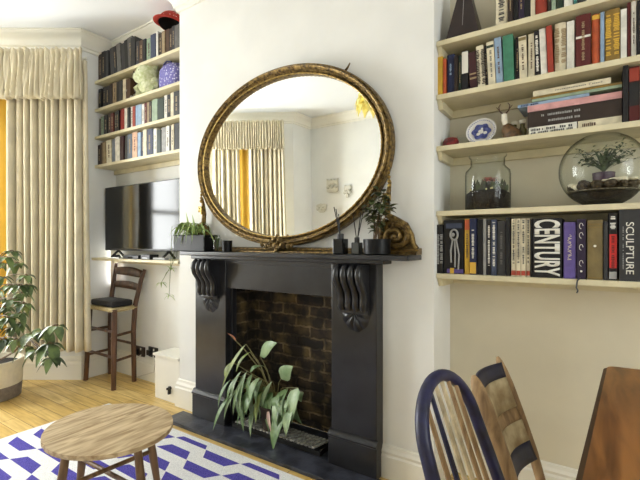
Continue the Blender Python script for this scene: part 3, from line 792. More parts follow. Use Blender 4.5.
# ------------------------------------------------------------------ bar stool under the TV shelf
ST = thing('bar_stool', (-3.21, 1.83, 0), 'dark brown ladder-back bar stool with rush seat under the TV shelf', 'stool')
LT = {'fl': ((-3.345, 1.72), (-3.40, 1.715)), 'fr': ((-2.995, 1.72), (-3.0, 1.715))}
for k_, (a_, c_) in LT.items():
    MB().tube([(a_[0], a_[1], .60), (c_[0], c_[1], .001)], [.02, .018], 12).obj('leg', DWOOD, ST, True)
BL = [(-3.40, 1.915, .001), (-3.385, 1.905, .40), (-3.385, 1.91, .60), (-3.39, 1.945, .80), (-3.395, 1.965, .925)]
BRR = [(-3.055, 1.915, .001), (-3.05, 1.905, .40), (-3.035, 1.91, .60), (-3.01, 1.945, .80), (-2.99, 1.965, .885)]
for pts in (BL, BRR): MB().tube(pts, [.018, .019, .019, .017, .013], 12).obj('back_post', DWOOD, ST, True)
def bslat(z0, z1, bow):
    b = MB()
    def f(u, v):
        z = z0 + (z1 - z0) * v + .016 * math.sin(PI * u) * v; a_ = Vector((-3.39, 1.95 + (z - .85) * .12, z)); c_ = Vector((-3.01, 1.95 + (z - .85) * .12, z - .015)); q = a_.lerp(c_, u); q.y += bow * math.sin(PI * u)
        return q
    b.grid(f, 12, 3); b.obj('back_slat', DWOOD, ST, True, mods=(solid(.016),))
bslat(.835, .89, .016); bslat(.73, .775, .016)
b = MB().prism([(-3.36, 1.70), (-2.975, 1.70), (-3.02, 1.93), (-3.385, 1.93)], 'z', .577, .605)
bmesh.ops.bevel(b.bm, geom=list(b.bm.edges), offset=.01, segments=3, affect='EDGES'); b.obj('seat', RUSH, ST, True)
for z in (.24, .43):
    MB().tube([(-3.37, 1.717, z), (-3.003, 1.717, z)], .011, 8).obj('rung', DWOOD, ST, True)
    MB().tube([(-3.003, 1.717, z - .03), (-3.052, 1.907, z - .03)], .011, 8).obj('rung', DWOOD, ST, True)
    MB().tube([(-3.375, 1.717, z - .03), (-3.387, 1.907, z - .03)], .011, 8).obj('rung', DWOOD, ST, True)
MB().tube([(-3.387, 1.907, .30), (-3.052, 1.907, .30)], .011, 8).obj('rung', DWOOD, ST, True)
b = MB().box(-3.34, -3.035, 1.72, 1.895, .607, .655, .018)
tag(b.obj('cushion', mat('black cushion cloth', (26, 24, 26), .8, noise=.3, nscale=60), loc=(-3.19, 1.8, .607), smooth=True), 'black square cushion on the seat of the bar stool', 'cushion')

# white box, sockets, cable
WB = thing('boxing', (-2.48, 1.9, 0), 'low white boxed-in cupboard on floor in the left alcove', 'cupboard')
MB().box(-2.617, XC0 - .002, YC, YL - .024, .001, .30, .003).obj('body', TRIM, WB)
MB().box(-2.627, XC0 - .002, YC - .012, YL - .024, .3005, .318, .004).obj('lid', TRIM, WB)
c = at(170.5, 392, 1.80)
MB().lathe([(.012, 0), (.014, .012), (.008, .018), (.008, .03), (.0, .032)], (0, 0, 0), 14).move(Matrix.Translation((c.x, YC, .10)) @ Matrix.Rotation(PI / 2, 4, 'X')).box(c.x - .006, c.x + .006, YC - .02, YC, .06, .1, .002).obj('black_valve', PLAST, WB, True)
for px, py, w, lab, m in ((141, 351, .125, 'brown double wall socket behind the bar stool', mat('brown bakelite', (56, 40, 30), .4)), (154, 352, .115, 'black double wall socket just left of the white boxed-in cupboard', PLAST)):
    c = at(px, py, YL)
    t = thing('wall_socket', (c.x, YL - .001, c.z), lab, 'socket', 'wall sockets')
    MB().box(c.x - w / 2, c.x + w / 2, YL - .012, YL - .001, c.z - .04, c.z + .04, .003).obj('faceplate', m, t)
    MB().box(c.x - .045, c.x - .008, YL - .04, YL - .012, c.z - .022, c.z + .018, .005).obj('plug', PLAST, t)
    MB().box(c.x + .012, c.x + .022, YL - .017, YL - .012, c.z + .012, c.z + .03, .001).obj('switch', TRIM, t)
c1, c2 = at(141, 355, 1.965), at(153, 356, 1.965)
tag(MB().tube([c1, c1 + Vector((-.06, -.003, -.04)), c1 + Vector((-.10, -.005, -.12)), c1 + Vector((-.06, -.007, -.19)), c1 + Vector((.02, -.007, -.16)), c2 + Vector((.02, -.005, -.12)), c2 + Vector((.03, -.003, -.05)), c2], .004, 6).obj('power_cable', mat('white cable', (205, 200, 190), .5), smooth=True, loc=c1), 'pale looping power cable hanging below the wall sockets', 'cable')

# ------------------------------------------------------------------ television
TVS = thing('wall_shelf', (-2.9, 1.9, .95), 'cream shelf carrying the television across the left alcove', 'shelf')
MB().box(XE + .002, XC0 - .002, 1.79, YL - .001, .955, .975, .003).obj('board', SHELFM, TVS)
MB().box(XE + .002, XC0 - .002, YL - .025, YL - .001, .925, .9545, .002).obj('batten', SHELFM, TVS)
TV = thing('television', (-2.95, 1.9, .976), 'black flat-screen television on the left alcove shelf', 'television')
tx0, tx1, tz0, tz1 = -3.425, -2.43, 1.035, 1.556
MB().box(tx0, tx1, 1.885, 1.925, tz0, tz1, .005).obj('casing', PLAST, TV)
MB().box(tx0 + .007, tx1 - .007, 1.8835, 1.8855, tz0 + .016, tz1 - .007).obj('screen', SCREEN, TV)
for x in (-3.26, -2.60):
    MB().tube([(x, 1.905, 1.036), (x - .02, 1.86, .983)], .009, 8).tube([(x, 1.905, 1.036), (x - .01, 1.96, .983)], .009, 8).obj('foot', PLAST, TV, True)
SB = [('set_top_box', -3.02, -2.82, .028, 'flat black set-top box under the television screen', 'box'), ('router', -2.79, -2.68, .036, 'small black router box right of the set-top box', 'router')]
for n_, x0, x1, h, lab, cat in SB:
    t = thing(n_, ((x0 + x1) / 2, 1.84, .976), lab, cat)
    MB().box(x0, x1, 1.80, 1.875, .976, .976 + h, .004).obj('case', PLAST, t)
    MB().box((x0 + x1) / 2 - .03, (x0 + x1) / 2 + .03, 1.798, 1.801, .982, .992).obj('display_window', SCREEN, t)
b = MB(); q0 = Vector((-3.17, 1.83, .984)); b.tube([q0 + Vector((.05 * math.cos(k * .8) * (1 - k * .02), .025 * math.sin(k * .8), .0006 * k)) for k in range(26)], .006, 6)
tag(b.obj('cable', PLAST, smooth=True, loc=q0), 'coiled black cable on the TV shelf at left', 'cable')
tag(MB().box(-2.66, -2.52, 1.81, 1.845, .976, .992, .006).obj('remote_control', mat('grey remote', (150, 150, 150), .5), loc=(-2.59, 1.83, .976)), 'pale grey remote control at right on TV shelf', 'remote')

# ------------------------------------------------------------------ floor plant at the left
fp = Vector((-3.58, 1.14, 0))
FPT = thing('potted_plant', fp, 'umbrella-leaved green plant in a cream and grey pot by the curtain', 'plant')
MB().lathe([(.165, .001), (.185, .006), (.19, .07), (.19, .098)], (fp.x, fp.y, 0), 40, cap1=False).obj('pot_base', mat('grey felt pot band', (132, 122, 112), .9, noise=.1, nscale=60), FPT, True)
MB().lathe([(.19, .0985), (.192, .10), (.20, .255), (.2, .27), (.185, .27), (.18, .22), (0, .22)], (fp.x, fp.y, 0), 40, cap0=False).obj('pot', mat('cream planter', (226, 218, 196), .7, noise=.04, nscale=30), FPT, True)
MB().lathe([(0, .242), (.182, .235)], (fp.x, fp.y, 0), 30, cap1=False).obj('soil', SOIL, FPT)
bs, bl = MB(), MB(); rnd = random.Random(11)
def whorl(c, r, n=7, droop=.75, ax=Vector((0, 0, 1))):
    for k in range(n):
        a_ = 2 * PI * k / n + rnd.uniform(-.25, .25); rr_ = r * rnd.uniform(.75, 1.1)
        d = Vector((math.cos(a_), math.sin(a_), 0)); s = c + d * r * .22 + Vector((0, 0, -.01)); e = c + d * rr_ + Vector((0, 0, -rr_ * droop * rnd.uniform(.5, 2.0)))
        bl.leaf([s, s.lerp(e, .5) + Vector((0, 0, rr_ * .22)), e], rr_ * .62, fold=.25)
        bs.tube([c, s], .0018, 4)
tops = [(12, 250, 1.22), (2, 262, 1.30), (26, 274, 1.18), (-14, 262, 1.2), (10, 284, 1.16), (22, 292, 1.25), (-6, 288, 1.24), (4, 306, 1.20), (20, 312, 1.2), (-16, 306, 1.28), (-2, 322, 1.16), (14, 326, 1.26), (-24, 284, 1.22), (6, 256, 1.14), (18, 262, 1.24), (20, 284, 1.15), (26, 284, 1.2), (0, 276, 1.14), (12, 298, 1.14), (2, 296, 1.28), (24, 302, 1.14), (8, 316, 1.12), (16, 338, 1.14), (4, 338, 1.12), (20, 322, 1.2)]
trunk = [fp + Vector((0, 0, .23)), fp + Vector((.01, 0, .45)), fp + Vector((-.01, .01, .7)), fp + Vector((.02, 0, .95))]
bs.tube(trunk, [.012, .011, .009, .006], 8); bs.tube([fp + Vector((.05, -.03, .23)), fp + Vector((.06, -.04, .5)), fp + Vector((.07, -.04, .72))], [.009, .008, .005], 8)
for px, py, Y in tops:
    c = at(px, py, Y); s = fp + Vector((.02, 0, max(.28, min(.93, c.z - .10))))
    bs.tube([s, s.lerp(c, .6) + Vector((0, 0, .03)), c], [.004, .003, .002], 5); whorl(c, rnd.uniform(.06, .08), 8)
br = [at(14, 352, 1.18), at(28, 338, 1.12), at(40, 330, 1.08)]
bs.tube([fp + Vector((.06, -.03, .24))] + br, [.007, .006, .005, .003], 6)
for px, py, Y, r in ((33, 332, 1.1, .09), (45, 328, 1.07, .085), (56, 324, 1.06, .075), (50, 342, 1.06, .085), (38, 348, 1.08, .08), (52, 356, 1.05, .07), (26, 345, 1.09, .07)):
    c = at(px, py, Y); bs.tube([br[1], c], .0025, 5); whorl(c, r, 6, .75)
bs.obj('stems', STEMB, FPT, True)
bl.obj('leaves', mat('dark glossy umbrella leaf', (114, 134, 78), .35, c2=(46, 64, 36), nscale=14), FPT, True)

# ------------------------------------------------------------------ curtains in the bay
def curtain_set(M, L, flip, lab, lab_y, U0):
    def P(u, n, z):
        u2 = L - u if flip else u
        return M @ Vector((u2, n, z))
    ZO = .09 if flip else 0
    base = P(.4, .14, 0)
    t = thing('curtain', (base.x, base.y, 0), lab, 'curtain')
    rnd = random.Random(21 + flip)
    def panel(u0, u1, folds, name):
        ph = [rnd.uniform(0, 6.28) for _ in range(8)]
        def f(a, v):
            z = .28 + (2.48 + ZO - .28) * v
            flare = (1 - v)
            u = u0 + (u1 - u0) * a + (-.04 * flare if u0 < .2 and a < .3 else 0) * (1 - a / .3 if a < .3 else 0)
            w = a * folds * 2 * PI + .9 * math.sin(a * 9 + ph[0]) + .25 * math.sin(v * 3 + a * 14 + ph[1]) * flare
            s = 2 * abs(math.sin(w / 2)) ** .75 - 1; amp = .040 + .010 * flare + .012 * math.sin(a * 23 + ph[2])
            n = .19 + amp * s * (.6 + .4 * min(1, a * 8)) + .012 * math.sin(5 * a + 2 * v + ph[4])
            u += .008 * math.cos(w) * (1 - .3 * v)
            return P(u, n, z)
        b = MB().grid(f, int(folds * 20) + 1, 26); b.obj(name, CURT, t, True, mods=(solid(.004),))
    panel(U0, .435 if not flip else .58, 11 if not flip else 9, 'panel'); panel(.70, 1.06, 6, 'panel')
    ph = rnd.uniform(0, 6)
    def fv(a, v):
        z = 2.165 + ZO + (2.535 - 2.165) * v; k = 1.0 - .55 * v
        w = a * 30 * 2 * PI + 1.6 * math.sin(a * 21 + ph) + .5 * math.sin(v * 4 + a * 30)
        n = .275 + .03 * k * math.sin(w) + .009 * math.sin(2.3 * w + v * 5) + (.012 if v > .86 else 0) * math.sin(w * 2)
        return P(U0 - .01 + (1.08 - U0) * a, n, z + .008 * math.sin(w * .5))
    MB().grid(fv, 460, 14).obj('valance', CURT, t, True, mods=(solid(.004),))
    b = MB()
    pts = [P(U0 + .005, .19, 2.50 + ZO), P(1.07, .19, 2.50 + ZO)]
    b.tube(pts, .012, 8); b.obj('rail', TRIM, t, True)
    # brackets back to the wall
    b = MB()
    for u in (.16, 1.0): b.tube([P(u, .0, 2.50 + ZO), P(u, .19, 2.50 + ZO)], .007, 6)
    b.obj('rail_bracket', TRIM, t, True)
    b = MB()
    def fy(a, v):
        return P(.42 + .34 * a, .055 + .012 * math.sin(a * 26), .30 + 2.22 * v)
    b.grid(fy, 40, 8); o = b.obj('yellow_curtain', YCURT, None, True, loc=P(.6, .06, .3), mods=(solid(.003),))
    tag(o, lab_y, 'curtain')
curtain_set(M1, L1, False, 'cream gathered floor-length curtain with frilled valance beside the left alcove', 'yellow lining curtain just behind the cream curtain at left edge', -.155)
curtain_set(M3, L3, True, 'cream curtain of the opposite bay window, seen in the oval mirror', 'yellow lining curtain showing between cream panels in the mirror', .11)

# ------------------------------------------------------------------ pendant lamp and wall ornaments (seen in the mirror)
PL = Vector((-1.87, -.2, 2.43))
t = thing('pendant_lamp', (PL.x, PL.y, PL.z), 'yellow petalled ceiling lamp reflected at upper right of the mirror', 'lamp')
b = MB()
for ring, (r, z, n) in enumerate(((.15, -.06, 10), (.17, .0, 11), (.13, .07, 9))):
    for k in range(n):
        a_ = 2 * PI * (k + .5 * ring) / n; d = Vector((math.cos(a_), math.sin(a_), 0)); s = PL + d * .05 + Vector((0, 0, z + .05))
        b.leaf([s, s + d * r * .5 + Vector((0, 0, .03)), PL + d * r + Vector((0, 0, z - .05))], .14, fold=.2, shape=1.8)
b.obj('shade', mat('yellow lamp shade', (246, 238, 168), .6, trans=.5), t, True, mods=(solid(.002),))
MB().tube([(PL.x, PL.y, ZC - .02), (PL.x, PL.y, PL.z + .05)], .004, 6).obj('flex', TRIM, t)
MB().lathe([(.05, ZC - .03), (.055, ZC - .002)], (PL.x, PL.y, 0), 20).obj('ceiling_rose', TRIM, t, True)
MB().ball((PL.x, PL.y, PL.z), .035).obj('bulb', mat('warm bulb', (255, 236, 190), .5, emit=8), t, True)
CER = mat('white glazed ceramic', (206, 202, 188), .4)
def orn(px, py, w, h, kind, lab):
    q = ray(px, py); tt = (YO - 2 * 1.76) / -q[1]; x = q[0] * tt; z = CAMH + q[2] * tt - .027 * (tt - 2)
    t = thing('wall_ornament', (x, YO, z), lab, 'ornament', 'wall ornaments')
    b = MB(); 
    if kind == 0: pts = [(-.5, -.4), (-.3, -.5), (.3, -.5), (.5, -.4), (.45, .1), (.5, .5), (.28, .25), (.12, .48), (0, .25), (-.12, .5), (-.28, .25), (-.5, .5), (-.45, .1)]
    elif kind == 1: pts = [(-.2, -.5), (.15, -.45), (.1, -.1), (.5, .2), (.35, .5), (.0, .35), (-.35, .5), (-.5, .15), (-.15, -.05)]
    else: pts = [(-.5, .25), (-.42, -.2), (-.2, -.48), (.2, -.48), (.42, -.2), (.5, .25), (.25, .38), (.1, .28), (-.1, .42), (-.28, .3)]
    b.prism([(x + p[0] * w, z + p[1] * h) for p in pts], 'y', YO + .001, YO + .03)
    bmesh.ops.bevel(b.bm, geom=list(b.bm.edges), offset=.006, segments=2, affect='EDGES'); b.obj('plaque', CER, t)
    b = MB()
    for k in range(5): b.ball((x + (k - 2) * w * .17, YO + .035, z - h * .12 + .03 * (k % 2)), .022, sy=.8, seg=10)
    b.obj('relief', CER, t, True)
orn(333, 184, .19, .2, 0, 'white crown-shaped wall ornament, upper left of three in the mirror')
orn(348, 190, .12, .18, 1, 'white ribbon-shaped wall ornament, rightmost of three in the mirror')
orn(322, 206, .18, .15, 2, 'white bowl-shaped wall ornament, lowest of three in the mirror')
# ------------------------------------------------------------------ alcove shelves
ORD = ['first', 'second', 'third', 'fourth', 'fifth', 'sixth', 'seventh', 'eighth', 'ninth', 'tenth', 'eleventh', 'twelfth', 'thirteenth', 'fourteenth', 'fifteenth', 'sixteenth', 'seventeenth', 'eighteenth', 'nineteenth', 'twentieth', 'twenty-first', 'twenty-second', 'twenty-third', 'twenty-fourth', 'twenty-fifth', 'twenty-sixth', 'twenty-seventh', 'twenty-eighth', 'twenty-ninth', 'thirtieth', 'thirty-first', 'thirty-second']
def shelf(x0, x1, yf, yb, z, lab, side, grp):
    t = thing('wall_shelf', ((x0 + x1) / 2, (yf + yb) / 2, z - .022), lab, 'shelf', grp)
    MB().box(x0 + .002, x1 - .002, yf, yb - .001, z - .022, z, .002).obj('board', SHELFM, t)
    MB().box(x0 + .002, x1 - .002, yb - .02, yb - .001, z - .058, z - .0225, .002).obj('batten', SHELFM, t)
    xs = x0 + .002 if side < 0 else x1 - .022
    b = MB().prism([(yf + .01, z - .0225), (yf + .035, z - .058), (yb - .021, z - .058), (yb - .021, z - .0225)], 'x', xs, xs + .02)
    b.obj('side_batten', SHELFM, t)
RF, LF = 1.825, 1.815
RZ = [1.995, 1.757, 1.528, 1.240, .962]
RN = ['top', 'second', 'third', 'fourth', 'lowest']
for z, n in zip(RZ, RN): shelf(XC1, 1.05, RF, YR, z, 'cream painted shelf, %s visible one in the right alcove' % n, -1, 'shelves in the right alcove')
LZ = [2.432, 2.20, 1.974, 1.738]
LN = ['top', 'second', 'third', 'bottom']
for z, n in zip(LZ, LN): shelf(XE, XC0, LF, YL, z, 'cream painted bookshelf, %s of four in the left alcove' % n, 1, 'shelves in the left alcove')

# ------------------------------------------------------------------ books
CN = {'black': (26, 25, 27), 'dark brown': (50, 38, 32), 'brown': (82, 60, 44), 'tan': (150, 130, 98), 'cream': (214, 204, 176), 'white': (222, 219, 208), 'grey': (104, 102, 98), 'dark grey': (54, 54, 55), 'silver grey': (150, 150, 148), 'navy blue': (32, 40, 74), 'light blue': (142, 164, 188), 'slate blue': (62, 70, 92), 'blue grey': (96, 106, 120), 'green': (66, 124, 98), 'dark green': (34, 50, 40), 'pale green': (146, 164, 140), 'red': (146, 44, 36), 'dark red': (88, 30, 28), 'maroon': (62, 28, 32), 'brick red': (160, 60, 42), 'orange': (190, 88, 50), 'yellow': (206, 164, 58), 'mustard': (136, 108, 50), 'olive': (122, 106, 68), 'purple': (98, 82, 146), 'dark purple': (46, 34, 58), 'peach': (214, 172, 142), 'pink': (204, 152, 150), 'teal': (56, 116, 114)}
def bm_(col): return mat('book cover ' + col, CN[col], .5, noise=.12, nscale=30, spec=.35)
BR_ = random.Random(99)
def title_blocks(b, cx, y, z0, z1, w, rnd=BR_, lines=1):
    """a column of small unreadable letter-like marks down a spine"""
    for ln in range(lines):
        xo = cx + (ln - (lines - 1) / 2) * w * 1.25; z = z1
        while z > z0:
            l = rnd.uniform(.0025, .006) ; 
            if rnd.random() > .16:
                ww = w * rnd.uniform(.6, 1); b.box(xo - ww / 2, xo + ww / 2, y - .0005, y + .0005, z - l, z)
            z -= l + .0018
def book(x0, x1, z, h, dep, yf, col, label, lean=0, title=None, hard=False, group='books on the lowest right-hand alcove shelf', bands=None):
    w = (x1 - x0) - .0012; cx = (x0 + x1) / 2
    t = thing('book', (cx, yf + dep / 2, z), label, 'book', group)
    th = min(.0028, w * .18); m = bm_(col)
    b = MB(); xa, xb = cx - w / 2, cx + w / 2; z += .0006
    if hard and w > .014:                       # slightly rounded spine
        n = 6; b.prism([(xa + w * i / n, yf + .004 - .004 * math.sin(PI * i / n)) for i in range(n + 1)] + [(xb, yf + .007), (xa, yf + .007)], 'z', z, z + h)
    else: b.box(xa, xb, yf, yf + .004, z, z + h)
    y1 = yf + (.007 if hard and w > .014 else .004)
    b.box(xa, xa + th, y1, yf + dep, z, z + h).box(xb - th, xb, y1, yf + dep, z, z + h)
    parts = [b.obj('cover', m, t)]
    i_ = .004 if hard else .0005
    parts.append(MB().box(xa + th, xb - th, y1, yf + dep - i_, z + i_, z + h - i_).obj('pages', PAGES, t))
    yt = yf - .0004
    if title:
        b = MB(); tcol, f0, f1, fw, ln = title
        title_blocks(b, cx, yt, z + h * f0, z + h * f1, w * fw, lines=ln)
        parts.append(b.obj('spine_title', mat('spine print ' + tcol, CN[tcol], .5), t))
    for bd in bands or []:
        bc, f0, f1 = bd
        parts.append(MB().box(xa + .0004, xb - .0004, yf - .0006, yf + .001, z + h * f0, z + h * f1).obj('spine_band', mat('spine print ' + bc, CN[bc], .5), t))
    if lean:
        R = Matrix.Translation((0, 0, w / 2 * abs(math.sin(lean)))) @ Matrix.Rotation(lean, 4, 'Y')
        for o in parts: o.data.transform(R)
    return t
LIGHTS = ('cream', 'white', 'light blue', 'pale green', 'peach', 'pink', 'yellow', 'silver grey', 'tan')
def row(specs, z, yb, yf, where, hdef, depth):
    for i, sp in enumerate(specs):
        p0, p1, col, h = sp[:4]; k = sp[4] if len(sp) > 4 else {}
        y = yf + k.get('dy', BR_.uniform(0, .012)); x0, x1 = X_(p0, yf + .005), X_(p1, yf + .005)
        w = x1 - x0; ttl = k.get('t', 'auto')
        if ttl == 'auto':
            ttl = (('brown' if col in LIGHTS else 'tan'), .25, .8, .3, 1) if w > .010 and BR_.random() < (.55 if z < 0 or 'right' in where else .5) else None
        size = 'thin' if w < .016 else 'thick' if w > .034 else ''
        desc = k.get('d', ('%s %s %s' % (size, col, 'hardback' if k.get('hard') else 'book')).strip())
        lab = '%s on the %s' % (desc, where) if 'd' in k else '%s, %s from left on the %s' % (desc, ORD[i], where)
        book(x0, x1, z, h, min(depth, yb - y - .008), y, col, lab, group='books on the ' + where, lean=k.get('lean', 0), title=ttl, hard=k.get('hard', False), bands=k.get('bands'))
# right alcove, top shelf
R1 = [(495.5, 507.5, 'cream', .22, {'t': ('dark grey', .1, .8, .55, 1), 'hard': True}), (508, 513, 'dark brown', .21), (513, 518, 'black', .2), (518, 524, 'dark purple', .215), (524, 530.5, 'black', .21), (530.5, 535, 'cream', .19, {'t': None}), (535, 547, 'brick red', .21, {'hard': True}), (547.5, 551, 'dark brown', .2), (551.5, 556, 'pale green', .2), (556.5, 563, 'dark green', .21), (564, 573, 'white', .2), (573.5, 577, 'teal', .19), (577.5, 586, 'dark grey', .2), (586.5, 592, 'cream', .21), (592.5, 600, 'black', .2), (600.5, 608, 'tan', .21), (608.5, 617, 'navy blue', .2), (617.5, 626, 'white', .2), (626.5, 640, 'maroon', .2)]
row(R1, RZ[0], YR, 1.84, 'top right-hand alcove shelf', .2, .15)
# second shelf
H = True
R2 = [(437.5, 442.5, 'yellow', .178, {'t': None}), (442.8, 446, 'orange', .165, {'t': None}), (446.5, 454, 'navy blue', .178, {'hard': H, 't': ('light blue', .5, .8, .3, 1)}), (454.3, 457.8, 'dark brown', .165), (458, 461, 'dark green', .165), (461.3, 468, 'black', .178, {'bands': [('white', .45, .98)], 't': None, 'd': 'black book with a white upper spine'}), (470, 477.5, 'maroon', .165, {'lean': -.06, 'bands': [('tan', .28, .33), ('tan', .4, .44)]}), (478, 485.5, 'cream', .182, {'lean': -.05, 't': ('dark brown', .1, .9, .6, 2)}), (485.8, 488.5, 'black', .178, {'lean': -.05}), (488.5, 496, 'cream', .187, {'lean': -.05, 't': ('grey', .2, .8, .3, 1), 'bands': [('dark green', .86, .92)]}), (496.3, 503.5, 'light blue', .197, {'lean': -.05}), (504, 514.5, 'green', .195, {'lean': -.03, 't': None}), (515, 519, 'black', .18), (519.5, 527.5, 'cream', .178, {'lean': -.03, 'bands': [('olive', .9, .97)]}), (528, 534.5, 'cream', .18), (535, 540.5, 'black', .185, {'lean': -.03, 't': ('white', .12, .9, .55, 1)}), (541, 547.5, 'white', .188, {'lean': -.04}), (548, 554, 'brick red', .19, {'lean': -.04, 't': None}), (554.5, 566, 'cream', .193, {'hard': H, 't': ('tan', .2, .9, .5, 2)}), (566.5, 574.5, 'white', .19), (575.5, 591, 'dark red', .20, {'hard': H, 't': ('tan', .15, .9, .22, 1), 'bands': [('white', .56, .60)], 'd': 'thick dark red hardback with one white mark'}), (591.5, 600, 'orange', .192, {'hard': H, 't': None, 'bands': [('yellow', .9, .98)]}), (600.3, 604.5, 'light blue', .192, {'t': None}), (605, 620, 'mustard', .193, {'hard': H, 't': ('yellow', .15, .9, .45, 2)}), (620.5, 627, 'white', .183), (627.3, 631, 'dark red', .205, {'t': None}), (631.3, 636.5, 'white', .205), (637, 645, 'black', .2), (645.5, 655, 'tan', .19)]
row(R2, RZ[1], YR, 1.845, 'second right-hand alcove shelf', .2, .14)
# third shelf: upright books right of the stack
R3 = [(622.8, 628.5, 'black', .21, {'t': None}), (629, 640, 'dark red', .20, {'t': None, 'bands': [('black', .3, .72), ('brick red', .74, .97)], 'd': 'red book with a wide black spine band'}), (640.5, 650, 'white', .19)]
row(R3, RZ[2], YR, 1.845, 'third right-hand alcove shelf', .2, .15)
# third shelf: the lying stack, bottom to top
def flat(x0, x1, z, th, dep, yf, col, label, title=None, hard=False, turn=0):
    t = thing('book', ((x0 + x1) / 2, yf + dep / 2, z), label, 'book', 'books lying in the stack')
    m = bm_(col); c = min(.003, th * .2); z += .0004; th -= .0008; i_ = .004 if hard else .0006
    b = MB().box(x0, x1, yf, yf + .004, z, z + th).box(x0, x1, yf + .004, yf + dep, z, z + c).box(x0, x1, yf + .004, yf + dep, z + th - c, z + th)
    ps = [b.obj('cover', m, t), MB().box(x0 + i_, x1 - i_, yf + .0042, yf + dep - i_, z + c, z + th - c).obj('pages', PAGES, t)]
    if title:
        tc, f0, f1, lines, hh = title; b = MB(); 
        for ln in range(lines):
            zc = z + th * (.5 + (ln - (lines - 1) / 2) * -.38); x = x0 + (x1 - x0) * f0
            while x < x0 + (x1 - x0) * f1:
                l = BR_.uniform(.0028, .006)
                if BR_.random() > .15: b.box(x, x + l, yf - .0005, yf + .0005, zc - hh / 2, zc + hh * BR_.uniform(.3, .5))
                x += l + .0018
        ps.append(b.obj('spine_title', mat('spine print ' + tc, CN[tc], .5), t))
    if turn:
        for o in ps: o.data.transform(Matrix.Rotation(turn, 4, 'Z'))
ys = 1.86; xa, xb = X_(527.5, ys), X_(622, ys); z0 = RZ[2]
flat(X_(529, ys), X_(577, ys), z0, .034, .16, ys, 'white', 'white paperback at the lower left of the lying book stack', ('dark grey', .04, .9, 2, .010))
flat(X_(578, ys), xb, z0, .0335, .15, ys, 'cream', 'small cream book at the lower right of the lying book stack', ('brown', .1, .4, 1, .014))
flat(xa, xb, z0 + .0345, .062, .165, ys, 'dark brown', 'thick dark brown hardback lying in middle of the book stack', ('silver grey', .16, .58, 2, .009), True)
flat(xa, xb, z0 + .0970, .0255, .16, ys, 'pink', 'pink hardback lying on the thick dark brown book', None, True)
flat(X_(518, ys), X_(590, ys), z0 + .1230, .0125, .15, ys + .004, 'light blue', 'light blue thin book lying on the pink hardback', ('navy blue', .05, .3, 1, .007), False, -.03)
flat(X_(532, ys), xb, z0 + .1360, .011, .15, ys, 'pale green', 'pale green thin book lying near top of the book stack')
flat(X_(531, ys), xb, z0 + .1475, .009, .14, ys + .003, 'mustard', 'mustard yellow thin book just under the topmost cream book')
flat(X_(533, ys), X_(611, ys), z0 + .1570, .022, .14, ys, 'cream', 'cream paperback, topmost of the lying book stack', ('grey', .3, .9, 1, .004))
# lowest shelf
R5 = [(437, 443, 'black', 0.217, {'t': ('silver grey', .2, .8, .5, 2)}), (443.3, 463.5, 'black', 0.237, {'t': None, 'd': 'thick black book with white ring on spine'}), (464.5, 469.5, 'yellow', 0.240, {'bands': [('orange', .8, .98)], 't': ('dark grey', .3, .75, .3, 1)}), (469.8, 476.5, 'navy blue', 0.240, {'bands': [('yellow', .02, .22)], 't': ('white', .3, .8, .4, 1)}), (477, 482.5, 'black', 0.237, {'t': None}), (482.8, 486, 'silver grey', 0.237, {'t': None}), (486.3, 490.8, 'black', 0.232, {'t': ('white', .12, .9, .5, 1)}), (491, 496.5, 'slate blue', 0.234, {'t': ('white', .1, .95, .5, 1)}), (497, 505, 'dark grey', 0.227, {'t': ('grey', .2, .8, .3, 1)}), (505.3, 510, 'black', 0.240, {'t': None}), (511, 515.7, 'cream', 0.234, {'bands': [('brick red', .02, .1)], 't': ('dark grey', 0.232, .97, .5, 1)}), (516, 520.7, 'cream', 0.234, {'bands': [('brick red', .02, .1)], 't': ('dark grey', 0.232, .97, .5, 1)}), (521, 525.7, 'cream', 0.234, {'bands': [('brick red', .02, .1)], 't': ('dark grey', 0.232, .97, .5, 1)}), (526, 530, 'cream', 0.234, {'bands': [('brick red', .02, .1)], 't': ('dark grey', 0.232, .97, .5, 1)}), (530.3, 532.3, 'black', 0.232, {'t': None})]
row(R5, RZ[4], YR, 1.838, 'lowest right-hand alcove shelf', .22, .17)
def text_mesh(body, name, m, parent, x0, x1, z0, z1, y, bold=0):
    """letters running down a spine: the tops of the letters face +x"""
    c = bpy.data.curves.new(name, 'FONT'); c.body = body; c.extrude = .0; c.offset = bold
    o = bpy.data.objects.new(name, c); COL.objects.link(o); bpy.context.view_layer.update()
    me = bpy.data.meshes.new_from_object(o.evaluated_get(bpy.context.evaluated_depsgraph_get())); bpy.data.objects.remove(o)
    xs = [v.co.x for v in me.vertices]; ys_ = [v.co.y for v in me.vertices]
    a0, a1, b0, b1 = min(xs), max(xs), min(ys_), max(ys_); L = parent.location
    for v in me.vertices:
        u = (v.co.x - a0) / (a1 - a0); w = (v.co.y - b0) / (b1 - b0)
        v.co = Vector((x0 + (x1 - x0) * w, y, z1 - (z1 - z0) * u)) - L
    me.materials.clear(); me.materials.append(m)
    q = bpy.data.objects.new(name, me); COL.objects.link(q); q.parent = parent
    md = q.modifiers.new('thickness', 'SOLIDIFY'); md.thickness = .0006; md.offset = 0
    return q
WPR = mat('spine print white', CN['white'], .5); yb5 = 1.84; z5 = RZ[4]
xa, xb = X_(532.6, yb5), X_(562, yb5)
t = book(xa, xb, z5, .232, .17, yb5, 'black', 'thick black book with large white CENTURY lettering on lowest right shelf')
text_mesh('CENTURY', 'spine_lettering', WPR, t, xa + .006, xb - .006, z5 + .007, z5 + .228, yb5 - .0006, .028)
xa, xb = X_(563.3, yb5), X_(576, yb5)
t = book(xa, xb, z5, .215, .16, yb5, 'purple', 'purple hardback with pale script title on the lowest right shelf', hard=True)
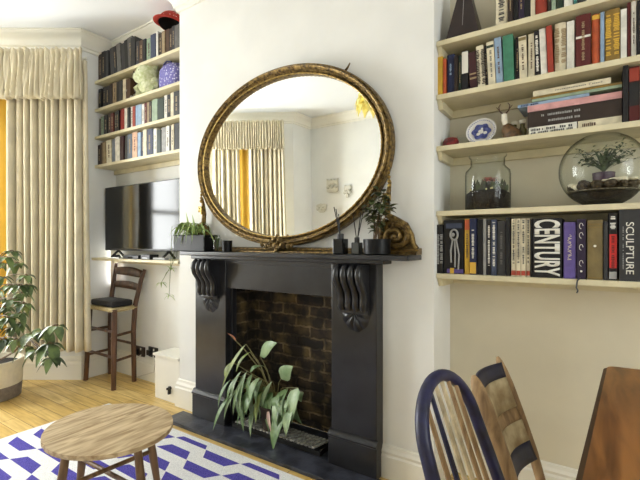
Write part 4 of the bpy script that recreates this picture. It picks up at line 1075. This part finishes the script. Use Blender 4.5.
b = MB(); cx = (xa + xb) / 2; L_ = [cx + .007 * math.sin(k * 1.9) * (1 if k % 5 else 1.5) for k in range(30)]
b.tube([(L_[k], yb5 - .001, z5 + .165 - .0033 * k + .003 * math.cos(k * 1.3)) for k in range(30)], .0011, 5)
b.obj('spine_script', mat('spine print cream', CN['cream'], .5), t)
xa, xb = X_(576.5, yb5), X_(586, yb5)
t = book(xa, xb, z5, .225, .16, yb5, 'dark purple', 'dark purple book with white symbols beside the purple hardback')
b = MB(); cx = (xa + xb) / 2
for zc in (.20, .165, .12, .06):
    b.tube([(cx + .006 * math.cos(a_ * .6), yb5 - .001, z5 + zc + .011 * math.sin(a_ * .6)) for a_ in range(9)], .0011, 5)
b.ball((cx, yb5 - .0004, z5 + .03), .004, sy=.3); b.obj('spine_symbols', WPR, t)
xa, xb = X_(587, yb5), X_(603, yb5)
t = book(xa, xb, z5, .22, .16, yb5, 'olive', 'thick olive brown hardback with a small pale dot, lowest right shelf', hard=True)
b = MB()
for f in (.03, .88, .93): b.box(xa + .002, xb - .002, yb5 - .0016, yb5 + .001, z5 + f * .22, z5 + f * .22 + .002)
b.obj('spine_ribs', bm_('mustard'), t)
MB().ball(((xa + xb) / 2, yb5 - .0006, z5 + .125), .0045, sy=.3).obj('pale_dot', WPR, t)
book(X_(603.5, yb5), X_(608, yb5), z5, .215, .16, yb5, 'dark grey', 'thin dark grey book right of the thick olive brown hardback')
xa, xb = X_(608.5, yb5), X_(617.5, yb5)
t = book(xa, xb, z5, .245, .16, yb5, 'black', 'black book with a bright red spine panel on lowest right shelf', title=('white', .76, .95, .7, 1))
MB().box(xa + .003, xb - .002, yb5 - .0006, yb5 + .001, z5 + .045, z5 + .168).obj('spine_panel', mat('spine print vivid red', (196, 40, 36), .5), t)
b = MB(); title_blocks(b, (xa + xb) / 2, yb5 - .0008, z5 + .05, z5 + .162, .010); b.obj('spine_print', bm_('dark red'), t)
MB().box(xa + .002, xb - .002, yb5 - .0006, yb5 + .001, z5 + .006, z5 + .032).obj('spine_foot_panel', mat('spine print silver grey', CN['silver grey'], .5), t)
yb6 = 1.832; xa, xb = X_(619, yb6), X_(650, yb6)
t = book(xa, xb, z5, .255, .19, yb6, 'dark grey', 'thick dark grey hardback lettered SCULPTURE at right of lowest right shelf', hard=False)
text_mesh('SCULPTURE', 'spine_lettering', WPR, t, xa + .020, xa + .043, z5 + .025, z5 + .21, yb6 - .0006, .004)
b = MB(); title_blocks(b, xa + .012, yb6 - .0004, z5 + .045, z5 + .195, .0035); b.obj('small_print', mat('spine print silver grey', CN['silver grey'], .5), t)
book(X_(650.5, yb6), X_(664, yb6), z5, .24, .16, yb6, 'brown', 'brown hardback right of the dark grey SCULPTURE book', hard=True)
# white ring and limbs on the second book of the lowest shelf
tgt = [o for o in bpy.data.objects if o.get('label', '').startswith('thick black book with white ring')][0]
y_ = 1.8365; cx = X_(454, y_); b = MB()
b.tube([(cx + .016 * math.cos(k * PI / 12), y_, z5 + .172 + .022 * math.sin(k * PI / 12)) for k in range(25)], .0045, 6, flat=1)
for dx, z_a, z_b in ((-.012, .15, .05), (.004, .15, .03), (.018, .15, .02)): b.tube([(cx + dx * .5, y_, z5 + z_a), (cx + dx * 1.2, y_, z5 + (z_a + z_b) / 2), (cx + dx, y_, z5 + z_b)], .0038, 6)
b.ball((cx - .005, y_, z5 + .172), .009, sy=.3); b.obj('spine_figure', mat('spine print silver grey', CN['silver grey'], .5), tgt, True)
MB().box(X_(446, y_), X_(462, y_), y_ - .0004, y_ + .003, z5 + .2, z5 + .222).obj('spine_band', bm_('slate blue'), tgt)
MB().box(X_(447, y_), X_(463, y_), y_ - .0004, y_ + .003, z5 + .004, z5 + .022).obj('spine_band', bm_('purple'), tgt)
MB().box(X_(450, y_), X_(454, y_), y_ - .0008, y_ + .003, z5 + .002, z5 + .026).obj('spine_mark', bm_('yellow'), tgt)
# black ribbon hanging from the shelf edge
q = at(577, 276, RF - .006)
b = MB(); b.tube([(q.x + .012, 1.86, z5 + .004), (q.x + .008, RF - .004, z5 + .004), (q.x + .001, RF - .007, z5 - .004), (q.x - .002, RF - .008, z5 - .03), (q.x + .003, RF - .01, z5 - .042), (q.x - .001, RF - .012, z5 - .05)], .0035, 6, flat=.4)
tag(b.obj('ribbon_bookmark', PLAST, smooth=True, loc=(q.x, RF, z5)), 'black ribbon bookmark hanging over the lowest right-hand shelf edge', 'bookmark')

# left alcove rows
yl = 1.835
LA_ = [(98, 101.5, 'dark brown', .225), (101.5, 105, 'black', .235), (105, 108, 'dark grey', .23), (108, 112, 'dark grey', .235), (112, 115, 'black', .23), (115, 119, 'grey', .24), (119, 122.5, 'dark grey', .23), (122.5, 126, 'black', .245), (126, 131, 'grey', .25, {'d': 'pale grey leaning book'}), (131, 135.5, 'dark grey', .235), (135.8, 139, 'dark grey', .19), (139, 143, 'brown', .185), (143, 146, 'black', .18), (146, 151, 'pale green', .175), (151, 156, 'slate blue', .185), (156.3, 158, 'white', .195), (158, 162, 'dark brown', .175), (162, 165, 'tan', .175), (165, 168.5, 'brown', .18), (168.5, 172, 'dark brown', .175), (172, 175, 'dark grey', .18), (175, 179.5, 'grey', .175)]
for i, s_ in enumerate(LA_):
    if 2 < i < 9: LA_[i] = (s_[0] + 2.4, s_[1] + 2.4) + s_[2:4] + (dict(s_[4] if len(s_) > 4 else {}, lean=-.09),)
row(LA_, LZ[0], YL, yl, 'top left-hand alcove shelf', .2, .13)
LB_ = [(99, 102, 'black', .165), (102, 105, 'dark grey', .175), (105, 109, 'black', .17), (109, 112, 'dark brown', .175), (112, 116, 'tan', .18), (116, 119.5, 'black', .175), (119.5, 122.5, 'dark grey', .17), (122.5, 126, 'cream', .175), (126, 130.5, 'brown', .165)]
row(LB_, LZ[1], YL, yl, 'second left-hand alcove shelf', .2, .13)
LC_ = [(99, 101.5, 'grey', .15), (101.5, 104, 'pale green', .16), (104, 107.5, 'black', .165), (107.5, 111, 'dark brown', .17), (111, 114, 'dark red', .165), (114, 117, 'dark grey', .17), (117, 119.5, 'black', .17), (119.7, 124, 'red', .175, {'hard': True}), (124.3, 127.5, 'white', .172), (127.5, 130, 'black', .165), (130, 132.5, 'white', .17), (132.5, 135, 'brick red', .165), (135.5, 141.5, 'light blue', .165), (141.5, 144, 'white', .16), (144, 146.5, 'dark red', .165), (146.5, 149, 'tan', .165), (149, 151.5, 'dark brown', .16), (151.5, 157, 'pale green', .17), (157, 163.5, 'dark green', .165), (163.7, 167, 'white', .175), (167, 171, 'black', .17), (171, 174, 'cream', .175), (174, 179.5, 'dark grey', .175)]
row(LC_, LZ[2], YL, yl, 'third left-hand alcove shelf', .2, .13)
LD_ = [(97.5, 100.5, 'dark brown', .17), (100.7, 103, 'brown', .18), (103, 106, 'tan', .185), (106.5, 111.5, 'cream', .19, {'lean': -.03}), (112, 115.5, 'blue grey', .19), (115.5, 120, 'white', .2, {'lean': -.03}), (120.3, 124, 'maroon', .195), (124.3, 128, 'dark grey', .19), (128, 132.5, 'blue grey', .195), (132.7, 137.5, 'peach', .2), (137.7, 141, 'light blue', .19), (141, 143.5, 'slate blue', .19), (143.5, 147, 'cream', .2), (147.2, 153, 'slate blue', .195, {'hard': True}), (153.3, 156.5, 'white', .19), (156.7, 160.5, 'dark green', .175), (160.7, 165, 'silver grey', .185), (165, 168.3, 'white', .19), (168.5, 171.5, 'black', .185), (171.5, 174, 'cream', .185), (174.2, 179.5, 'black', .19)]
row(LD_, LZ[3], YL, yl, 'bottom left-hand alcove shelf', .2, .13)

# ------------------------------------------------------------------ things on the left shelves
# red cap on the books
c = at(171, 33, 1.88); zt = LZ[0] + .1955
t = thing('cap', (c.x, 1.89, zt), 'red cap with a black lining lying on top-shelf books, left alcove', 'cap')
M = Matrix.Translation((c.x - .005, 1.885, zt + .032)) @ Matrix.Rotation(math.radians(-12), 4, 'X')
R = .092
dome = [(R * math.cos(a_), R * math.sin(a_) * 1.05) for a_ in [k * PI / 2 / 9 for k in range(10)]]; dome[-1] = (0, dome[-1][1])
def shell(prof, k): return [(r * k, z * k) for r, z in prof]
MB().lathe(dome, (0, 0, 0), 28, cap0=False).move(M).obj('crown', mat('red cap cloth', (178, 52, 36), .75, noise=.15, nscale=40), t, True, mods=(solid(.004),))
MB().lathe(shell(dome, .955), (0, 0, 0), 28, cap0=False).move(M).obj('lining', mat('black cap lining', (20, 16, 16), .9), t, True)
b = MB()
def brim(u, v):
    a_ = PI * (1.12 + .76 * u); r = R * (1 + .42 * v * math.sin(PI * u)); return M @ Vector((r * math.cos(a_), r * math.sin(a_), -.012 * v * math.sin(PI * u)))
b.grid(brim, 20, 6); b.obj('peak', mat('red cap cloth', (178, 52, 36)), t, True, mods=(solid(.004),))
b = MB(); 
for k, (a0, w) in enumerate(((-1.0, .3), (-.6, .2), (-.35, .15))):
    pts = [(1.012 * R * math.cos(e) * math.cos(a0 + dw), 1.012 * R * math.cos(e) * math.sin(a0 + dw), 1.06 * R * math.sin(e)) for e, dw in ((.25, -w), (.25, w * .6), (.62, w * .5), (.7, -w * .7))]
    b.quad(*[M @ Vector(p) for p in pts])
b.obj('white_badge', mat('white cap print', (232, 220, 210), .7), t, mods=(solid(.002),))
# soft toys
def toy(px0, px1, ptop, zb, y, col, c2, label, ears):
    x0, x1 = X_(px0, y), X_(px1, y); w = x1 - x0; cx = (x0 + x1) / 2; h = at(px0, ptop, y).z - zb
    t = thing('soft_toy', (cx, y, zb), label, 'toy')
    m = mat('plush ' + label[:14], col, .95, c2=c2, nscale=40, bump=.5, bscale=200)
    b = MB(); b.ball((cx + w * .05, y, zb + h * .28), w * .36, sy=.8, sz=h * .28 / (w * .36)); b.obj('body', m, t, True)
    hd = MB(); hd.ball((cx - w * .04, y - .01, zb + h * .70), w * .36, sy=.85, sz=.85); hd.ball((cx - w * .22, y - .045, zb + h * .64), w * .17); head = hd.obj('head', m, t, True)
    for s in (-1, 1):
        MB().ball((cx + s * w * .26 - w * .04, y, zb + h * .92), w * .12, sy=.6).obj('ear', m, head, True)
        MB().ball((cx + s * w * .12 - w * .12, y - .012 - w * .27, zb + h * .76), .006).obj('eye', PLAST, head, True)
        MB().tube([(cx + s * w * .3, y - .01, zb + h * .42), (cx + s * w * .42, y - .04, zb + h * .24)], [w * .11, w * .1], 10).obj('arm', m, t, True)
        MB().tube([(cx + s * w * .2, y - .01, zb + h * .12), (cx + s * w * .3, y - .06, zb + w * .125)], [w * .13, w * .12], 10).obj('foot', m, t, True)
toy(139, 161, 71, LZ[1] + .001, 1.885, (214, 216, 182), (176, 184, 134), 'pale green soft toy sitting on second left-hand alcove shelf', 1)
toy(131.5, 140, 88, LZ[1] + .001, 1.90, (170, 166, 156), (96, 92, 88), 'small grey soft toy beside the pale green soft toy', 1)
x0, x1 = X_(160.5, 1.88), X_(180, 1.88)
t = thing('pouch', ((x0 + x1) / 2, 1.89, LZ[1]), 'lavender patterned cloth bag on the second left-hand shelf', 'bag')
b = MB(); hh = .185; z0 = LZ[1] + .001
def bag(u, v):
    a_ = 2 * PI * u; k = (.86 + .14 * math.sin(PI * min(1, v * 1.1))) * (1 - .35 * max(0, v - .75) / .25); sq = lambda s: math.copysign(abs(s) ** .55, s)
    return ((x0 + x1) / 2 + (x1 - x0) / 2 * k * sq(math.cos(a_)) + .006 * math.sin(5 * v + 3 * a_), 1.90 + .06 * k * sq(math.sin(a_)), z0 + hh * v + .008 * math.sin(a_ * 2) * v)
b.grid(bag, 36, 14, True)
LAV = bpy.data.materials.new('lavender print cloth'); LAV.use_nodes = True
N = LAV.node_tree.nodes; vo = N.new('ShaderNodeTexVoronoi'); vo.inputs['Scale'].default_value = 60; g = N.new('ShaderNodeNewGeometry'); cr_ = N.new('ShaderNodeValToRGB')
LAV.node_tree.links.new(g.outputs['Position'], vo.inputs['Vector']); LAV.node_tree.links.new(vo.outputs['Distance'], cr_.inputs[0]); LAV.node_tree.links.new(cr_.outputs[0], N['Principled BSDF'].inputs['Base Color'])
cr_.color_ramp.elements[0].color = rgb((226, 224, 240)); cr_.color_ramp.elements[1].color = rgb((112, 108, 168)); cr_.color_ramp.elements[0].position = .12; cr_.color_ramp.elements[1].position = .42
N['Principled BSDF'].inputs['Roughness'].default_value = .9
b.obj('bag', LAV, t, True)
MB().tube([((x0 + x1) / 2 - .045, 1.86, z0 + hh - .004), ((x0 + x1) / 2, 1.852, z0 + hh + .004), ((x0 + x1) / 2 + .045, 1.86, z0 + hh - .004)], .006, 8).obj('tie', mat('navy cord', (40, 42, 80), .8), t, True)

# ------------------------------------------------------------------ things on the right shelves
ym = 1.92; cx = (X_(450, ym) + X_(482, ym)) / 2; w = (X_(482, ym) - X_(450, ym)); z0 = RZ[0]
t = thing('metronome', (cx, ym, z0), 'black pyramid-shaped metronome on the top right-hand alcove shelf', 'metronome')
def pyr(b, w0, w1, z_a, z_b, d0, d1, yo=0):
    A = [(cx - w0 / 2, ym - d0 / 2 + yo, z_a), (cx + w0 / 2, ym - d0 / 2 + yo, z_a), (cx + w0 / 2, ym + d0 / 2 + yo, z_a), (cx - w0 / 2, ym + d0 / 2 + yo, z_a)]
    B = [(cx - w1 / 2, ym - d1 / 2 + yo, z_b), (cx + w1 / 2, ym - d1 / 2 + yo, z_b), (cx + w1 / 2, ym + d1 / 2 + yo, z_b), (cx - w1 / 2, ym + d1 / 2 + yo, z_b)]
    V = [b.bm.verts.new(p) for p in A + B]
    for f in ((3, 2, 1, 0), (4, 5, 6, 7), (0, 1, 5, 4), (1, 2, 6, 5), (2, 3, 7, 6), (3, 0, 4, 7)): b.bm.faces.new([V[i] for i in f])
b = MB(); pyr(b, w, w, z0 + .001, z0 + .02, .13, .13); pyr(b, w * .97, w * .28, z0 + .0205, z0 + .245, .125, .045)
b.obj('case', mat('dark metronome wood', (44, 30, 28), .4, noise=.3, nscale=20), t)
b = MB(); V = [b.bm.verts.new(p) for p in ((cx - .010, ym - .047, z0 + .09), (cx + .010, ym - .047, z0 + .09), (cx + .009, ym - .0215, z0 + .235), (cx - .009, ym - .0215, z0 + .235))]
b.bm.faces.new(V); b.obj('scale_plate', mat('pale scale plate', (188, 184, 168), .5, noise=.5, nscale=80), t, mods=(solid(.003),))
MB().tube([(cx, ym - .054, z0 + .06), (cx, ym - .026, z0 + .225)], .0018, 6).obj('pendulum', mat('steel', (160, 160, 160), .3, metal=1), t)
# third shelf ornaments
z0 = RZ[2] + .0005
c = at(452, 140, 1.91); b = MB(); b.lathe([(.028, 0), (.036, .012), (.036, .03), (.026, .045), (0, .052)], (c.x - .003, 1.90, z0), 7, sy=.8)
tag(b.obj('trinket_box', mat('dark red faceted stone', (128, 34, 34), .3, noise=.5, nscale=50), loc=(c.x, 1.90, z0)), 'small dark red faceted trinket box at left end of third right shelf', 'trinket')
c = at(462, 135, 1.97); t = thing('glass_tumbler', (c.x, 1.985, z0), 'small clear glass half hidden behind the blue and white plate', 'glass')
MB().lathe([(.02, z0), (.024, z0 + .002), (.027, z0 + .07)], (c.x, 1.985, 0), 20, cap1=False).obj('glass_body', GLASS, t, True)
pa, pb = X_(466, 1.92), X_(496.5, 1.92); pr_ = (pb - pa) / 2; c = Vector(((pa + pb) / 2, 1.93, z0 + pr_ * .95 + .001))
t = thing('plate', (c.x, 1.93, z0), 'blue and white patterned plate propped up on the third right shelf', 'plate')
M = Matrix.Translation(c) @ Matrix.Rotation(math.radians(72), 4, 'X') @ Matrix.Diagonal((1, .98, 1, 1))
MB().lathe([(0, -.006), (pr_ * .6, -.005), (pr_ * .7, .0), (pr_, .008), (pr_ * .995, .011), (pr_ * .7, .004), (pr_ * .62, 0), (0, -.001)], (0, 0, 0), 40, cap0=False, cap1=False).move(M).obj('dish', mat('white glazed china', (226, 224, 222), .2), t, True)
b = MB(); n = 40; pts = [(pr_ * (.60 + .06 * math.cos(6 * 2 * PI * k / n)) * math.cos(2 * PI * k / n), pr_ * (.60 + .06 * math.cos(6 * 2 * PI * k / n)) * math.sin(2 * PI * k / n), .0045) for k in range(n)]
cc = b.bm.verts.new((0, 0, .0015)); V = [b.bm.verts.new(p) for p in pts]
for k in range(n): b.bm.faces.new((cc, V[k], V[(k + 1) % n]))
b.move(M).obj('blue_centre', mat('cobalt glaze', (44, 52, 116), .2, c2=(96, 106, 168), nscale=70), t)
b = MB(); rnd = random.Random(4)
for k in range(11):
    a_ = rnd.uniform(0, 6.28); r = rnd.uniform(.05, .36) * pr_; b.ball((r * math.cos(a_), r * math.sin(a_), .0055), rnd.uniform(.004, .009), sz=.3, seg=7)
b.move(M).obj('white_flowers', mat('white glazed china', (226, 224, 222)), t)
b = MB()
for k in range(40):
    a_ = 2 * PI * k / 40; b.ball((pr_ * .86 * math.cos(a_), pr_ * .86 * math.sin(a_), .0085), .003, sz=.4, seg=6)
b.move(M).obj('rim_dots', mat('pale blue glaze', (132, 140, 182), .25), t)
c = at(508, 130, 1.91)
t = thing('deer_figurine', (c.x, 1.92, z0), 'small brown figurine with antlers and pale neck beside the plate', 'figurine')
fb = mat('brown carved wood', (112, 80, 46), .5, noise=.4, nscale=60)
vx = [(c.x + .012, 1.92, z0 + .02), (c.x - .002, 1.92, z0 + .04), (c.x - .012, 1.918, z0 + .07), (c.x - .016, 1.912, z0 + .098)]
MB().tube([(c.x + .02, 1.92, z0 + .001), (c.x + .014, 1.92, z0 + .03), (c.x - .004, 1.92, z0 + .058), (c.x - .01, 1.92, z0 + .075)], [.034, .036, .026, .014], 14).obj('body', fb, t, True)
MB().tube([(c.x - .009, 1.916, z0 + .07), (c.x - .014, 1.912, z0 + .095), (c.x - .015, 1.912, z0 + .118), (c.x - .014, 1.912, z0 + .124)], [.010, .012, .011, .004], 10).obj('pale_neck', mat('white bone', (232, 228, 214), .5), t, True)
b = MB()
for s in (-1, 1):
    q = Vector((c.x - .015 + s * .004, 1.912, z0 + .12)); b.tube([q, q + Vector((s * .014, 0, .014)), q + Vector((s * .018, 0, .034)), q + Vector((s * .010, 0, .046))], [.003, .0028, .0024, .0015], 6); b.tube([q + Vector((s * .016, 0, .02)), q + Vector((s * .028, 0, .034))], [.0022, .0015], 5)
b.obj('antlers', DWOOD, t, True)
for px, lab, y in ((514.5, 'left of two small olive bottles with pale stoppers by the figurine', 1.955), (522.5, 'right of two small olive bottles with pale stoppers by lying books', 1.95)):
    c = at(px, 130, y); t = thing('bottle', (c.x, y, z0), lab, 'bottle', 'small olive bottles')
    MB().lathe([(.012, 0), (.015, .003), (.016, .05), (.009, .065), (.009, .078)], (c.x, y, z0), 16).obj('bottle_body', mat('olive glass', (82, 78, 40), .2), t, True)
    MB().lathe([(.010, .0782), (.013, .082), (.013, .092), (0, .096)], (c.x, y, z0), 14).obj('stopper', mat('white bone', (232, 228, 214)), t, True)
# glass jar terrarium
z0 = RZ[3] + .0005; yj = 1.922; xa, xb = X_(465, yj), X_(511.5, yj); cx = (xa + xb) / 2; r = (xb - xa) / 2 * .97
t = thing('jar_terrarium', (cx, yj, z0), 'tall clear glass jar terrarium with dark soil on fourth right shelf', 'terrarium')
prof = [(r * .96, 0), (r, .006), (r, .155), (r * .97, .172), (r * .80, .188), (r * .75, .196), (r * .75, .226), (r * .83, .236), (r * .84, .24)]
MB().lathe(prof, (cx, yj, z0), 40, cap1=False).obj('glass_jar', GLASS, t, True)
ri = r * .955
MB().lathe([(0, .004), (ri, .006), (ri, .072), (ri * .8, .085), (0, .083)], (cx, yj, z0), 30).obj('soil', SOIL, t, True)
b, b2, b3 = MB(), MB(), MB(); rnd = random.Random(8)
for k in range(60):
    a_ = rnd.uniform(0, 6.28); rr_ = ri * math.sqrt(rnd.random()) * .82; q = Vector((cx + rr_ * math.cos(a_), yj + rr_ * math.sin(a_), z0 + .075)); d = Vector((rnd.uniform(-.014, .014), rnd.uniform(-.014, .014), rnd.uniform(.025, .06)))
    b.leaf([q, q + d * .6, q + d], .016, side=(1, .3, 0), fold=.3)
for k in range(16): 
    a_ = rnd.uniform(-2.6, -.4); b2.ball((cx + ri * .93 * math.cos(a_), yj + ri * .93 * math.sin(a_), z0 + rnd.uniform(.008, .09)), rnd.uniform(.003, .006), seg=6)
for k in range(26):
    a_ = rnd.uniform(0, 6.28); q = Vector((cx + .015, yj - .02, z0 + .125)); d = Vector((math.cos(a_) * .036, math.sin(a_) * .03, rnd.uniform(-.012, .022))); b3.leaf([q, q + d * .6 + Vector((0, 0, .008)), q + d], .015, fold=.3)
b3.tube([(cx + .015, yj - .02, z0 + .075), (cx + .015, yj - .02, z0 + .128)], .003, 6)
b.obj('dark_plants', mat('dark terrarium leaf', (56, 50, 44), .5, c2=(74, 84, 50), nscale=40), t, True); b2.obj('pebbles', mat('pale yellow pebble', (214, 206, 150), .5), t, True); b3.obj('pink_plant', mat('pink leaf', (206, 138, 132), .5), t, True)['label'] = 'dusty pink leafy plant'
# globe terrarium
yg = 1.895; xa, xb = X_(558.5, yg), X_(650, yg); cx = (xa + xb) / 2; R = (xb - xa) / 2; sy = .135 / R
t = thing('globe_terrarium', (cx, yg, z0), 'large round glass bowl terrarium on the fourth right-hand shelf', 'terrarium')
cz = z0 + .132; RZv = .142
def gr(z): return R * math.sqrt(max(0, 1 - ((z - cz) / RZv) ** 2))
prof = [(gr(z0 + .004) * .9, z0)] + [(gr(z), z) for z in [z0 + .004 + k * (.262 - .004) / 16 for k in range(17)]]
MB().lathe(prof, (cx, yg, 0), 48, sy=sy, cap1=False).obj('glass_bowl', GLASS, t, True)
def layer(za, zb, k=.975): return [(0, za)] + [(gr(za + (zb - za) * i / 5) * k, za + (zb - za) * i / 5) for i in range(6)] + [(0, zb + .004)]
MB().lathe(layer(z0 + .004, z0 + .046), (cx, yg, 0), 40, sy=sy).obj('soil', SOIL, t, True)
b = MB(); rnd = random.Random(6)
MB().lathe(layer(z0 + .0505, z0 + .054, .97), (cx, yg, 0), 40, sy=sy).obj('gravel_band', mat('pale gravel', (150, 142, 120), .8, c2=(60, 54, 44), nscale=120), t, True)
b = MB()
for k in range(70):
    a_ = rnd.uniform(0, 6.28); q = math.sqrt(rnd.random()) * .86; z = z0 + .066 + rnd.uniform(0, .012); rr_ = gr(z) * q
    b.ball((cx + rr_ * math.cos(a_), yg + rr_ * sy * math.sin(a_), z), rnd.uniform(.012, .02), sz=.8, seg=7)
b.obj('dark_stones', mat('dark bark', (44, 36, 28), .9, c2=(82, 70, 50), nscale=60), t, True)
b = MB()
for k in range(12): b.ball((cx + .005 + .012 * k * .7, yg - .06 + rnd.uniform(-.012, .012), z0 + .086), rnd.uniform(.008, .014), sz=.7, seg=7)
b.ball((cx - .095, yg - .04, z0 + .072), .016, sz=.8); b.ball((cx - .08, yg - .05, z0 + .068), .012)
b.obj('white_pebbles', mat('white pebble', (222, 214, 190), .6), t, True)
px = cx + .005
MB().lathe([(.026, z0 + .08), (.034, z0 + .085), (.036, z0 + .118), (0, z0 + .118)], (px, yg - .03, 0), 20).obj('plum_pot', mat('plum plastic', (58, 36, 54), .5), t, True)
b = MB()
for k in range(40):
    a_ = rnd.uniform(0, 6.28); L_ = rnd.uniform(.05, .09); q = Vector((px, yg - .02, z0 + .12)); e = q + Vector((math.cos(a_) * L_ * 1.15, math.sin(a_) * L_ * .6, rnd.choice((.035, .06, .085, .10)) * rnd.uniform(.9, 1.1)))
    b.leaf([q, q.lerp(e, .5) + Vector((0, 0, .03)), e], .012, fold=.2)
    for i in range(7):
        f = q.lerp(e, .4 + .1 * i) + Vector((0, 0, .012)); d = Vector((rnd.uniform(-.022, .022), rnd.uniform(-.012, .012), rnd.uniform(-.012, .008))); b.leaf([f, f + d * .6 + Vector((0, 0, .004)), f + d], .011, fold=.2, n=5)
b.obj('fern', mat('grey green fern', (92, 108, 76), .6, noise=.35, nscale=50), t, True)
